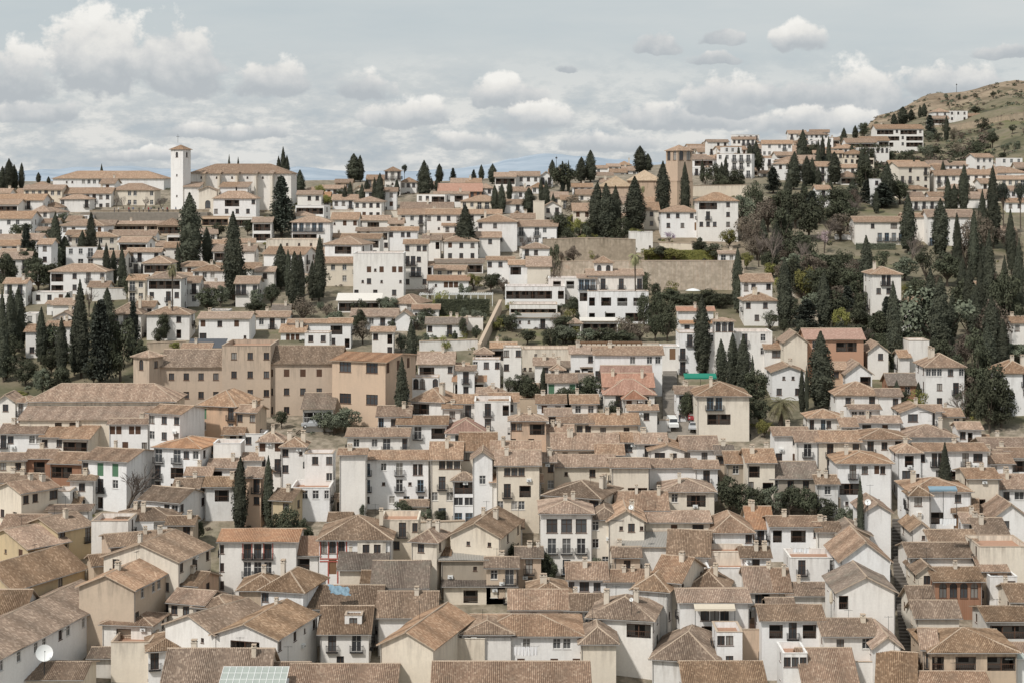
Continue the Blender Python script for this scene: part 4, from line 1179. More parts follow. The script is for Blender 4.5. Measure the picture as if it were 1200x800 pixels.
def far_scatter(n,xa,xb,Da,Db,seed,cond=None):
    rng=random.Random(seed); got=[]; tries=0
    while len(got)<n and tries<4000:
        tries+=1; x=rng.uniform(xa,xb); D=rng.uniform(Da,Db); X=(x-600)/F*D
        if cond and not cond(x,D): continue
        if any(abs(X-a)<11 and abs(D-b_)<13 for a,b_ in got): continue
        got.append((X,D)); z=ground(x,D); n_=rng.choice((1,2,2,2,3) if D>590 else (1,1,2,2)); w=rng.uniform(7,13); hw=w*F/D/2; ye=YH-(z+n_*2.9)*F/D; yr=ye-rng.uniform(1.0,1.9)*F/D
        key=f'{x-hw:g}_{ye}'; MERGE.add(key)
        house(x-hw,x+hw,yr,ye,n_,rng.choice('sshf'),rng.choice('WWWWWWCC'),f'D={D:.1f} rot={rng.uniform(-14,14):.0f} c=0')
far_scatter(44,812,1010,640,880,3)
far_scatter(20,1060,1210,610,700,5)

def near_any(x,D,r=9.5):
    X=(x-600)/F*D
    for h in HI.values():
        c=h['loc']; q_=math.hypot(c.x-X,(c.y+h['d']/2-D))
        if q_<r*.5+max(h['w'],h['d'])*.5: return True
    return False
far_scatter(46,-10,640,455,572,8,lambda x,D: not near_any(x,D) and not (60<x<345 and D>525))
far_scatter(14,1060,1200,560,640,9,lambda x,D: not near_any(x,D))
H('''
# --- lower left
179 236 512 524 3 h W rot=-14 roof=o d=11 win=X.XwV|d.gg..|d.gg.. "white house with a light orange roof and stacked balconies left of the cypress pair"
94 150 525 539 3 s W rot=-16 d=12 win=w.S.S.|w.d.l.|..g... side= "white house with green shutters and a long blank gable beside the bare tree"
30 62 526 536 2 s B win=.gg.
58 96 529 542 2 s B roof=b win=ggg.|.... rot=-10
0 42 540 552 1 s B win=....
-5 30 530 538 2 s C
-6 40 554 564 2 s C win=w.w..
25 68 560 577/570 3 s C win=ww.W
-8 27 572 581 2 s C
-8 22 587 600 1 s K
65 82 574 575 2 f W blank
82 110 556 562 2 s W
56 104 591 597 2 p W win=..q..
0 48 602 622 2 s O win=w.w
33 80 612 642/633 2 s O win=w.d.w
68 108 600 622/614 2 s O win=d..d
107 150 609 610 3 f W blank d=7 "tall blank white wall house with a flat top above the ochre houses"
127 180 611 612 2 f W blank
130 202 594 609 2 h W win=.w...|..... 
162 211 570 586 2 s W rot=-22 d=9 win=..qwZ|..... side=w..w|....
245 279 537 547 2 s W win=ggg.gg|.....
240 280 558 569 2 s K win=.gg.
285 306 547 558 3 s P rot=-12 win=.d|.w|..
218 246 547 556 2 s T
204 232 560 571 2 s W
# long white-walled building, seen along its side, bottom left
-4 136 0 772/700 3 s W d=12 tp=.4 win=l.l.ll.wl.l.l.l|..............|. roof=d side= c=0 "long building with a vast brown tile roof and white side wall, bottom left corner"
-40 26 690 720 3 s W d=9 win=..w.w c=0
15 100 645 690/664 2 s O d=10 win=.d..w.. 
110 190 0 662/655 2 s T d=6 tp=.35 win=..g...g.
157 208 0 690/664 3 s T d=9 tp=.42 win=.l.ll.g.|g.......|........ left= "tan house with a broad gable end facing the long brown roof"
209 247 0 657/640 3 s C d=13 tp=.36 win=w.g.w|g.d.g|.... c=1
130 206 622 640/634 3 s A d=9 win= 
119 178 716 731 2 h W rot=-8 d=7 win=..ggg...|.... side=.w|.. "white attic-like house with dark red windows right of the satellite dish"
24 95 775 795 2 s C d=9 win=.ggg.
174 260 737 762/757 2 h W d=9 win=d.w...
130 175 752 752 2 f C d=7 blank
226 268 697 711 2 h W rot=-16 d=7 win=w.d|... side=w.w|...
252 318 706 742/722 3 s W d=10 win=..w.w
325 371 0 748/719 3 s W d=10 tp=.36 win=w..w.q.w|........|........ left=.gg.|....|.... side= "white house turned aside under a brown roof in front of the blue tarpaulin"
190 312 758 806 3 s C d=12 win=
105 180 758 770 1 s K d=6 roof=k win=
280 326 672 690 2 h T win=
196 232 668 684 2 s P rot=-18
196 240 690 706 2 s C rot=-18 d=7
# --- lower centre-left
257 347 620 634 3 s W d=10 win=w....d.d.d.....|w....X.X.X.....|w....d......... roof=o side= "white house with an orange roof directly left of the arched house"
328 374 628 649 2 s W d=9 roof=o win=d.gg.
305 356 664 691 3 h W rot=-14 d=10 win=w....|.... side=
374 458 603 631 3 h W d=12 win=aaa.....|.D......|........ side=.w.
419 452 633 633.5 3 f C j d=2 dD=-.35 win=.w.w.|..l..| nocap
446 490 608 609 3 f C d=8 win=...d.W|..w..w "cream terrace house with a brick parapet beside the red-trimmed house"
482 512 617 633 3 h C rot=-16 d=7 win=.w..|.... side=w.|..
528 586 613 627 3 g C d=14 rot=-14 tp=.5 win=..q..q.|..w..w.|....... side=.w.w|w..w|....
517 570 648 656 2 p G d=6 win=....q.|...... roof=g
398 452 644 666 2 s C d=9 roof=k win=...d.|..... 
437 500 656 687 2 s W d=11 roof=k win=.w....|...... c=0 
520 604 676 686 1 s C d=8 roof=k win=..gg..w.
352 445 685 712 2 s K d=11 win=
375 432 709 741 2 s W d=11 win=.d..X.|..w..g "white house with a box dormer on its brown tile roof in the lower middle"
404 424 719 720.5 1 f W j dD=1.6 d=2.6 win=d
443 510 692 722 2 s W d=11 win=..... c=1
445 508 732 756 4 g C rot=-17 d=17 win= c=0 side= tp=.5
552 682 719 744 3 h W d=12 win=w.V..V..VV.|wqS.s..s.s|.......... c=0 side= "long white house with green shutters and laundry at the bottom of the photo"
541 600 728 742 3 h W d=10 win= j c=0 dD=-.5
681 722 727 752 3 h C d=9 win= c=0
513 568 747 748 3 f C d=7 blank
300 356 775 802 3 s K d=10 win=
338 462 777 806 3 s K d=11 win= c=0
508 690 774 808 3 s K d=11 win= c=0
''')
H('''
# --- centre
303 330 505 516 3 h W win=s.s|w.d|... side=.w|.q|..
330 357 512 522 3 h W win=w.q|w..|...
357 390 530 531 3 f W win=.w.w|...Z|....
407 478 502 511 2 s W d=9 win=.V..V.X..d "white house with a row of latticed windows above the blue-windowed house"
466 523 487 497 2 s W d=9 win=w.X.gg|......
524 567 490 506 2 h W d=10 roof=r win=.w.w.|.....
443 480 475 487 2 s W win=L.w.w
398 428 525 532 4 s W blank
428 502 529 538 3 s W d=9 win=L..V..X..bb.|L..q..X.q.L.|w....l..L..L. side= ws=1.0
505 540 517 537 4 s C d=10 sh=2.75 win=.www|.d.w|V.V.|.L.L
540 580 506 527 4 s C d=10 sh=2.75 win=w..|... j
577 632 516 537 4 s C j d=10 sh=2.75 win=VVV.w.|.gggg.|VV.VV.|w.L.L.
554 577 528 536 5 g W d=6 j sh=2.75 dD=-2.2 win=.g.|.l.|...|...|.g.
531 556 551 561 3 h W j d=3 sh=2.75 win=gg|ZZ|LL
576 634 551 563 3 s W j d=3 sh=2.75 win=.gggg|.ZZ.Z|LL.L.
341 386 569 571 2 f W d=8 win=w.l.l.l|.......
318 341 572 585 2 s O rot=-16 win=.w|..
393 421 578 583 1 p T win=ggg
582 632 527 544 4 s C win=.www..|.d.gg.|V.VV..|d.L...
632 650 530 540 3 s T win=.w|.l|..
598 640 484 492 3 h P win=ww.ggg|w..w..|..... "peach-coloured three-storey house with a corner balcony in the middle of the town"
640 671 497 506 2 s W win=.w.l
655 694 485 495 2 s C d=8 win=..ww
693 748 484 497 2 s C d=9 win=.w..w. c=2
648 724 507 525 2 s C d=9 win=.g.gggw.|........
722 748 506 517 2 s W win=.W.|.l.
746 781 507 519 2 s W win=.d..|....
761 802 515 527 2 g W d=10 tp=.3 win=.W.w.|.....
800 841 510 526 2 s W win=w.w.|....
648 720 532 546 2 s C d=9 win=.q..w..|.......
717 760 536 547 3 s C d=8 win=......|..ggg|..w. 
760 816 537 547 2 s W d=7 win=.......|q..Z...
815 841 539 548 2 s W
638 702 562 581 3 h C rot=-22 d=11 win=.w..W|.....|..... c=2 side=w.w|...|...
634 694 584 600.5 3 h W d=11 sh=3.4 win=.b.b.b.|.X.X.X.|...L...
692 727 591 607 3 h C d=10 win=l.w|l.l|.l.
713 755 597 609 3 g C d=9 win=..q.w.q|......|.......
748 832 598 611 2 s C d=9 win=w...s..W.|.........
724 782 575 596 2 s C d=8 roof=b win=
778 837 560 575 2 h C d=9 win=.l.ggg.|......
727 808 632 640 2 p W d=8 win=.......|....... roof=g c=0 
784 830 620 650 2 s W rot=-8 d=10 win= 
666 711 658 678 2 s W d=9 win=W.W.w.|......
710 762 667 681 2 s W d=8 win=..... 
620 668 679 697 2 h K d=9 win=.w..
598 664 690 713 2 s W d=10 win=..w..w
664 706 695 714 2 s K d=8 win=w.w.
690 764 697 724 3 h W rot=-12 d=11 win=l...ggg|..l....|....... side=w.w.w|..g..|d...d
742 782 657 690 3 h K d=10 rot=-18 win= side=.w.w|w..w|.... c=1
764 796 650 680 3 s C rot=-24 d=12 win= side=w..w|.w..|.... c=1
765 838 726 772 2 h K d=13 rot=-14 win= c=0
797 878 689 705 3 s W d=9 win=..bbb..|..gggg.|....... c=0 "white house with a wide canvas awning over black-framed windows left of the white terraces"
805 850 656 689 2 h T d=10 win= rot=-14
830 878 664 665 2 f W d=7 blank
876 902 663 692 2 s K d=9
823 876 644 646 2 f C d=6 blank
840 870 739 740 3 f W d=6 win=ww.|.w.|...
868 902 735 737 2 f A d=7 win=..|.d
803 896 774 800 2 s K d=10 win= c=0
836 882 594 622 2 h W d=11 win=....w 
858 881 618 630 1 s W win=D.. d=4
878 905 592 618 1 s W roof=o d=9
840 859 521 531 2 s T roof=k win=w.|..
852 879 528 542 2 s G win=.l..|....
876 908 525 541 3 s C win=gg..|w.gg|....
904 958 540 559 2 s G d=9 roof=k win=V.w.w.|...... "stone house with white-edged windows and a grey-brown roof above the dark shrubs"
958 982 556 566 2 s K
948 988 479 489 2 h W win=d.Lw.l
987 1004 489 499 2 s W
1005 1055 487 494.5 2 s W win=.W..s.g
997 1031 474 479 2 s W win=VVV.
980 1036 447 462 2 h W d=9 win=.w..d.|...... roof=b
908 947 500 509.5 3 s W win=..V.|d.s.|....
934 959 504 517 3 s W win=.X.|.w.|...
958 1008 504 517 3 s C d=9 win=.d..d|.d...|.....
1008 1065 503 514 3 h W d=10 win=.d.w.d.|.......
982 1045 530 542 3 h W d=11 win=..d.w.sw.|gggg.....|.q..s.w.. "white hip-roofed house with a long dark balcony at the head of the dark alley"
1052 1079 519 529 3 h W win=.gg.|.W.q|....
1077 1157 519 528 3 s W d=8 win=w.dd...d.W.|...w.gg.....|...........
1063 1121 497 511 2 h W win=..q....
1103 1160 509 516 1 s W win=.q....
1124 1150 494 502 2 s W win=wg.|...
1056 1093 475 482 2 g W win=.W..|..w.
1080 1104 474 481 2 s W
1155 1206 512 527 2 s T d=10 win=
1157 1178 527 539 2 s W win=.w.
1176 1206 524 535 2 s W win=ggggg
1152 1187 531 542 2 s W win=.l..
1067 1138 559 575 3 h W d=10 win=.W...w.|..gg.g.|......
1067 1091 565 579 3 h W j d=4 win=.W..|....
1118 1144 583 600 2 s W rot=-14 win=D..
1135 1171 548 560 3 s C d=9 win=.....|.gg..
1168 1206 555 572 2 s W win=.w.Z.
1163 1206 586 606 2 g W d=9 win=.w..
1148 1182 606 628 2 s W
1012 1044 580 599 3 g W d=9 win=....|..... tp=.6 "white gabled house with a blank front at the head of the dark alley"
1068 1091 597 620 2 g W d=8 win=..q. roof=b
1092 1145 620 636 2 s W win=.... c=0
1067 1148 635 652 2 s W d=9 win= c=0
904 960 604 616 2 s W d=8 win=gg.ggg.w|........ 
958 984 611 622 2 s W win=....
982 1020 612 626 2 g T d=8 win=.ggg. tp=.45 roof=k "tan gabled open loft with a dark front near the dark alley"
985 1043 632 656 3 g W d=12 win= c=0
981 1049 655 692 4 g W d=10 win=gg.......|.........|......... rot=0 c=0 tp=.5 roof=k "large white gabled house with one wide dark window beside the dark alley"
966 1026 724 744 3 s W d=9 win=..w...l.|........ side=
1024 1056 734 757 3 g W d=9 win= c=0
893 965 708 726 3 s W d=8 win=.ggg.d.ggg.|.......... 
893 926 665 692 2 s C d=9
924 981 682 697 2 s K d=8 win=
926 981 652 653 2 f W d=7 win=.d...d
918 946 764 765 3 f W d=6 win=www|...|www
943 1004 758 800 2 s K d=12 win= c=0
977 1032 774 775 2 f W d=8 blank "white flat roof terrace laid with green matting at the bottom right"
1030 1070 762 800 2 s C d=11 rot=-14 win= c=0
1096 1151 664 680 2 s B d=8 win=.a.a.a.a.|......... ws=1.7 "brick house with a row of four dark arched openings at the lower right"
1075 1098 657 670 2 g C d=8 win=.w.|...
1074 1124 703 722 2 s C d=6 win= c=0
1070 1096 686 712 2 s C d=8 win= c=0
1090 1192 735 763 3 h T d=12 win=gg.ggg.gggg|..........|.... c=0 "large tan house with dark open galleries and brown hipped roof, bottom right"
1082 1098 735 760 3 s T rot=-8
1148 1206 639 640 3 f C d=9 blank "long bare cream building with a stained flat-topped wall on the right edge"
1160 1192 674 675 2 f W d=7 win=..gg
1158 1206 710 727 2 s K d=9
1186 1206 683 704 2 s C
1168 1210 752 780 2 s C d=9
1080 1160 786 806 2 s K d=8 win= c=0
# --- right middle
897 923 400 408 2 s W win=.W.|...
919 946 385 400 3 g C blank d=8 rot=0 
945 1012 385 397 3 s R d=9 roof=r win=.l...gggg.|.l........ 
905 943 421 435 2 g W d=8 tp=.35 win=..q.q..|.w...w.
976 992 424 432 2 s P win=w.
991 1022 421 437 2 g W d=8 win=..gg|
1017 1041 400 411 2 g W d=8 win=..w.
1055 1066 410 418 2 s W
1065 1089 398 399 3 f W d=6 blank
1085 1130 414 429 3 h W d=9 win=VVV.w.V|..w..d.|..w....
1042 1085 437 450 1 s B d=7 roof=k
1021 1056 313 321 4 h W d=9 win=..dd..|.w.w..|.....w|gggg..
1066 1090 349 355 2 s W win=...
1150 1170 330 341 3 s W win=.w
1186 1210 371 378 2 s W win=w.
1172 1212 422 436 3 h W d=9 win=.d|.l|..
1080 1098 344 350 2 s W
930 948 330 336 1 s C
''')
# --- infill between the named rows
H('''
214 246 402 408 1 s T
246 262 520 530 2 s W
262 284 500 508 2 s C
60 92 582 590 1 s W
196 226 604 614 2 s T
386 410 600 610 1 s W
470 500 585 592 1 s C
500 526 640 650 2 s C
606 634 640 652 2 s A roof=k
590 612 608 618 1 s W
630 662 462 472 2 s W
670 700 462 472 2 s W
560 590 520 532 2 s C
640 668 478 486 2 s W
700 730 520 532 2 s W
1030 1056 455 463 2 s W
1100 1128 478 487 1 s C
1130 1150 600 612 2 s W
1150 1180 652 668 2 s T
870 902 640 652 2 s W
902 930 700 712 2 s W
425 452 668 682 2 s T
570 606 652 664 2 s T
846 872 706 720 2 s W
720 750 640 652 2 s T
''')

trim('374_631',[(374.8,376.2,634,653),(384.2,385.6,634,653),(394.6,396,634,653),(405.2,406.8,634,653),(374.8,412,653.5,655),(384,385.6,658,683),(395,396.6,658,683),(374.8,412,656.6,658)],M['redtrim'],'red_trim')
trim('257_634',[(284,285.2,636,655),(294.6,295.8,636,655),(308.4,309.6,636,655),(319,320.2,636,655)],M['redtrim'],'red_trim')
# ------------------------------------------------------------------ churches, seminary, large buildings
house(221,341,191,203,4,'h','W','D=566 name=church cat=church sh=3 d=15 tp=.40 c=0 win=..q..q..q..q..q..q..|............ side=.q.|...|... left=',label='white church with a square bell tower and a long tiled nave on the left skyline')
house(199.5,215,167,174.5,6,'t','W','j D=558 rot=-22 sh=3.3 c=0 tp=.55 win=.a.|...|.q.|...|.q. side=.a.|...|... left= ws=.95')
for xa,xb in ((216,233),(258,276),(278,290)): house(xa,xb,213.5,219,3,'p','W','j D=556 sh=3 d=8 win=  c=0')
for xb in (238,256,277,299,318): house(xb-1.2,xb+1.2,200,203,3,'p','C','j D=563.5 sh=3.6 d=2.5 win= c=0 side= left=')
house(233,254,217,222.5,3,'g','C','j D=553 d=3 sh=3 tp=.4 c=0 win=...|.a.| side= left= ws=1.7')
house(738,776,198,211,4,'h','Q','D=580 name=church cat=church sh=3.0 d=13 c=0 roof=t win= side= left=',label='tan church with a broad roofed nave and a square brick tower in front of cypresses')
house(704,742,203,218,3,'h','Q','j D=576 sh=3.2 d=14 c=0 roof=t win= side= left=')
house(793.5,812,167.5,176,5,'t','Q','j D=573 rot=33 sh=3.6 c=0 tp=.55 win=aa|..|.. left=aa|..|.. side= ws=1.7')
house(793,812.6,211,212.5,1,'f','Q','j D=572.2 rot=33 d=7.0 blank')
house(725,742,230,238,2,'s','C','j D=560 d=7 c=0 win=.. side=')
house(742,772,229,240,2,'s','T','j D=563 d=8 c=0 win=... side=')
# small white tower house
house(451,469,192.5,200,3,'t','W','D=594 rot=0 c=0 sh=3.0 win=d.d.d|.q.|... tp=.5 side=d.d|..',label='small white tower house with a red pyramid roof and tall windows on the skyline')
# seminary
SEM=house(188,266,409,429,4,'s','S','D=352 name=seminary_building cat=large_building sh=3.7 d=13 win=.w.w.w.w.|.w.w.w.w.|.........|......... c=0 roof=d side= left=',label='long tan institutional building with two rows of small square windows in the middle left')
house(260,317,404,405,5,'f','S','j D=351 sh=3.7 d=13 win=.w.w.w|.w.w.w|.w.w.w|......|...... side=')
house(312,398,405,425,4,'s','S','j D=352 sh=3.7 d=13 win=s.s.s.s.s|w.w.w.w.w|w.w......|......... c=0 roof=d side=')
house(155,176,407,417.5,4,'t','S','D=350 name=square_tower cat=tower rot=-30 sh=3.3 win=.a.|...|... side=.w.|... left= c=0 tp=.45',label='stubby square tan tower with an arched opening left of the long tan institutional building')
# orange block
ORB=house(388,452.5,404,423,4,'s','A','D=346 name=square_block cat=large_building rot=-20 sh=3.1 d=15 tp=.12 win=.W..W.|......|.W..W.|...... side=s.s.s.|......|..l.l.|...... left= roof=o c=0 ws=1.5 nocap',label='big apricot-coloured square block with four wide windows and a flat orange roof')
house(355,390,463,478,1,'p','K','D=343 name=open_shed cat=shed d=7 tp=.3 win=GGGGGG c=0 roof=k',label='open grey shed with a sloping roof beside the apricot square block')
# church-like long roofs before the seminary
house(34,205,449,469,4,'h','C','D=338 name=long_church cat=church d=10 sh=2.8 c=0 win=...q.....q.....q....q.q..|....|....|.... roof=b side= left=',label='long cream church with a dark hipped roof above a lower lean-to roof')
house(23,176,476,491,3,'p','C','j D=331 d=6.6 sh=2.8 c=0 win=.......gg.gg...............|....|....  side=')
# central balcony villa
house(689,753,316,322.5,3,'s','W','name=villa cat=villa d=11 sh=3.5 c=0 win=d.d..d..d|gg.........|..... roof=b side=',label='broad white villa with a roof turret and deep colonnaded balconies beside the tall thin palm')
house(697,718,300,307,5,'t','W','j D=428 d=5 sh=3.5 c=0 win=aa|...|... nocap')
house(689,760,341,341.5,2,'f','W','j D=420 d=4 sh=3.7 c=0 win=gg.ggg.GGG.GGGG|gg..ggg..ggggg.')
house(678,698,322,326,3,'p','W','j D=424 d=5 c=0 win=LLL|ggg|...')
house(592,662,335,336,2,'f','W','D=440 name=terrace_restaurant cat=restaurant d=9 c=0 sh=3.3 win=gggggggggggg.gg|................',label='long white terrace restaurant in three stepped decks with dark glazed fronts')
house(597,653,356,357,1,'f','W','j D=428 d=8 c=0 sh=3.3 win=gggggggggg')
house(601,655,369,372,1,'p','W','j D=415 d=5 c=0 sh=2.7 win=.q.q..d... roof=g')
house(643,678,325,326,2,'f','W','j D=447 d=7 c=0 win=.GGG.GGG.|.........')
house(667,681,372,378,1,'h','W','name=gazebo cat=gazebo c=0 win=GGG d=3',label='little white garden gazebo with a pointed roof below the restaurant decks')
house(682,724,374,376,1,'p','W','name=canopy_house cat=canopy d=4 c=0 win=ggggggg roof=w',label='low garden shelter with a white sloping canopy below the balcony villa')

# ------------------------------------------------------------------ walls and terraces
def polywall(name,pts,mat,label,thick=0.6,cat='wall',cap=True,extra=0.0,phrase='wall'):
    """pts: (px, y_top, y_base); each end stands on the ground at its base row"""
    W=[]
    for x,yt,yb in pts:
        D=solve(x,yb,0.0,hi=1150.0,fallback=640.0); W.append((Vector(((x-600)/F*D,D,0)),(YH-yt)/F*D,(YH-yb)/F*D-4-extra))
    c=sum((p[0] for p in W),Vector())/len(W); zb=W[0][2]+4
    o=empty(name,(c.x,c.y,zb)); mb=MB(); cp=MB(); T=Vector((c.x,c.y,zb))
    for (p,zt,z0),(p2,zt2,z02) in zip(W,W[1:]):
        d=(p2-p); L=d.length; d.normalize(); n=Vector((d.y,-d.x,0)); n_=max(1,int(L/4))
        for i in range(n_):
            a=p+(p2-p)*i/n_; b=p+(p2-p)*(i+1)/n_; za=zt+(zt2-zt)*i/n_; zb_=zt+(zt2-zt)*(i+1)/n_
            for m_,z_lo_a,z_lo_b,z_a,z_b,t0,t1 in ((mb,z0,z02,za,zb_,0,thick),(cp,za+.003,zb_+.003,za+.16,zb_+.16,-.09,thick+.09)):
                A=[a+n*-t0*-1*0+n*(-t0),b+n*(-t0),b-n*t1,a-n*t1]
                lo=[A[0]+Vector((0,0,z_lo_a))-T,A[1]+Vector((0,0,z_lo_b))-T,A[2]+Vector((0,0,z_lo_b))-T,A[3]+Vector((0,0,z_lo_a))-T]
                hi=[A[0]+Vector((0,0,z_a))-T,A[1]+Vector((0,0,z_b))-T,A[2]+Vector((0,0,z_b))-T,A[3]+Vector((0,0,z_a))-T]
                for q_ in (lo,hi):
                    for v in q_: v.z+=0
                m_.face(hi); m_.face([lo[0],lo[1],hi[1],hi[0]]); m_.face([lo[2],lo[3],hi[3],hi[2]])
                if i==0: m_.face([lo[3],lo[0],hi[0],hi[3]])
                if i==n_-1: m_.face([lo[1],lo[2],hi[2],hi[1]])
    link('wall_face',mb.mesh('wall_face',mat),o)
    if cap: link('coping',cp.mesh('coping',M['cap']),o)
    x=sum(p[0] for p in pts)/len(pts); y=sum((p[1]+p[2])/2 for p in pts)/len(pts)
    tag(o,cat,phrase,x,y,label,cls='wall'); return o
M['retain']=wall_mat('old_retaining_stone',(0.56,0.475,0.385),0.55,(0.36,0.21,0.15),brick=True)
M['bank']=wall_mat('rough_earth_bank',(0.45,0.37,0.285),0.8,(0.22,0.18,0.12))
for nm in ('retain','bank'):
    nt=M[nm].node_tree; N=NT(nt); b=[n for n in nt.nodes if n.type=='BSDF_PRINCIPLED'][0]; src=b.inputs['Base Color'].links[0].from_socket
    tc=N.n('ShaderNodeTexCoord'); vo=N.n('ShaderNodeTexVoronoi'); N.l(tc.outputs['Object'],vo.inputs['Vector']); vo.inputs['Scale'].default_value=1.15
    n1=N.noise(tc.outputs['Object'],0.28,6,0.7); n2=N.noise(tc.outputs['Object'],1.4,5,0.7)
    c=N.mix(N.maprange(n1,0.48,0.62,0,.5),src,(0.27,0.22,0.165)); c=N.mix(N.maprange(n1,0.30,0.42,.7,0),c,(0.47,0.29,0.2) if nm=='retain' else (0.55,0.46,0.36)); c=N.mix(N.maprange(n2,0.54,0.68,0,.45),c,(0.19,0.165,0.12)); g_=N.math('MULTIPLY',vo.outputs['Distance'],1.1,clamp=True); c=N.mix(N.maprange(vo.outputs['Distance'],0.3,0.7,0,.3),c,(0.2,0.17,0.13)); N.l(c,b.inputs['Base Color'])
polywall('stone_wall',[(652,307,322),(690,306,330),(760,306,338),(872,306,341)],M['retain'],'long tan stone retaining wall with reddish patches below the white villa with wings')
polywall('stone_wall',[(636,281,304),(690,279,305),(745,281,304)],M['bank'],'rough crumbling earth-coloured wall below the row of broad cypresses')
polywall('stone_wall',[(105,247,256),(245,246,256)],M['bank'],'tan terrace wall along the church square lookout')
polywall('stone_wall',[(812,218,230),(875,217,229)],M['C'],'pale cream wall beyond the white villa, right of the brick tower')
polywall('stone_wall',[(350,246,254),(472,247,254)],M['C'],'pale garden wall with a row of white chimneys behind the left terraces')
polywall('stone_wall',[(738,284,292),(845,286,294)],M['C'],'low cream terrace wall in front of the white villa with wings')
polywall('stone_wall',[(108,338,352),(148,338,350)],M['W'],'white garden wall right of the wide corner-balcony house')
polywall('stone_wall',[(172,402,412),(218,400,410)],M['T'],'low tan wall behind the seminary roof on its left')
polywall('stone_wall',[(933,331,350),(1010,331,348)],M['retain'],'weathered stone wall between the upper gardens on the right')
polywall('stone_wall',[(945,366,378),(1012,362,374)],M['C'],'cream terrace wall left of the tall villa with a side stair on the right')
polywall('stone_wall',[(1056,377,388),(1082,376,387)],M['W'],'short white terrace wall between cypresses on the right')
polywall('stone_wall',[(978,274,280),(1004,275,281)],M['W'],'low white wall left of the long white villa')
polywall('stone_wall',[(676,402,410),(772,402,410)],M['C'],'pale garden wall with dark gaps above the blue-windowed row')
polywall('stone_wall',[(563,404,418),(588,352,364)],M['T'],'narrow sloping garden wall running uphill beside the hedged pergola')
polywall('stone_wall',[(492,400,413),(560,398,408)],M['W'],'white wall under the long garden house lawn')
polywall('stone_wall',[(747,492,508),(786,492,508)],M['W'],'white street wall beside the foot of the stepped lane')
polywall('stone_wall',[(488,612,634),(545,610,632)],M['C'],'stained cream garden wall below the pointed stair tower')
polywall('stone_wall',[(955,580,606),(985,584,604)],M['G'],'rough stone garden wall beside the dark shrubs')
polywall('stone_wall',[(1030,150,158),(1120,146,153),(1200,132,140)],M['bank'],'old tan boundary wall climbing across the bare right hill')
polywall('stone_wall',[(190,725,745),(270,742,756)],M['W'],'low white yard wall left of the roofs at the lower left')

# ------------------------------------------------------------------ lanes
def lane(name,pts,wm,mat,steps=False,lift=0.4):
    """pts: (px, py) ground points from near to far; wm width in metres"""
    mb=MB(); P=[]
    for x,y in pts:
        D=solve(x,y,0.0); P.append(Vector(((x-600)/F*D,D,0)))
    n_=60; L=[]
    for i in range(n_+1):
        t=i/n_*(len(P)-1); k=min(int(t),len(P)-2); p=P[k]+(P[k+1]-P[k])*(t-k); p.z=gxy(p.x,p.y)+lift; L.append(p)
    for i in range(n_):
        a,b=L[i],L[i+1]; h=wm/2
        if steps:
            mb.face([(a.x-h,a.y,a.z),(a.x+h,a.y,a.z),(a.x+h,a.y,b.z),(a.x-h,a.y,b.z)],1 if isinstance(mat,list) else 0)
            mb.face([(a.x-h,a.y,b.z),(a.x+h,a.y,b.z),(b.x+h,b.y,b.z),(b.x-h,b.y,b.z)])
        else: mb.face([(a.x-h,a.y,a.z),(a.x+h,a.y,a.z),(b.x+h,b.y,b.z),(b.x-h,b.y,b.z)])
    o=link(name,mb.mesh(name,mat)); structure(o); return o
M['pave']=plain('worn_cobbles',(0.26,0.23,0.195),0.9,0.5,1.2)
M['lanestone']=plain('pale_step_stone',(0.40,0.36,0.31),0.9,0.4,1.2)
M['darkpave']=plain('dark_cobbles',(0.14,0.125,0.11),0.9,0.5,1.2)
lane('stepped_lane',[(786,494),(785,470),(785,440),(785,418)],3.0,[M['lanestone'],M['darkpave']],True)
lane('street',[(802,530),(800,512),(792,496)],5.5,M['pave'],False,.36)
lane('alley',[(1074,842),(1068,790),(1062,730),(1056,670),(1054,610)],2.6,M['darkpave'],True,.3)
lane('alley',[(760,845),(778,800),(795,755),(835,640)],2.6,M['darkpave'],False,.3)

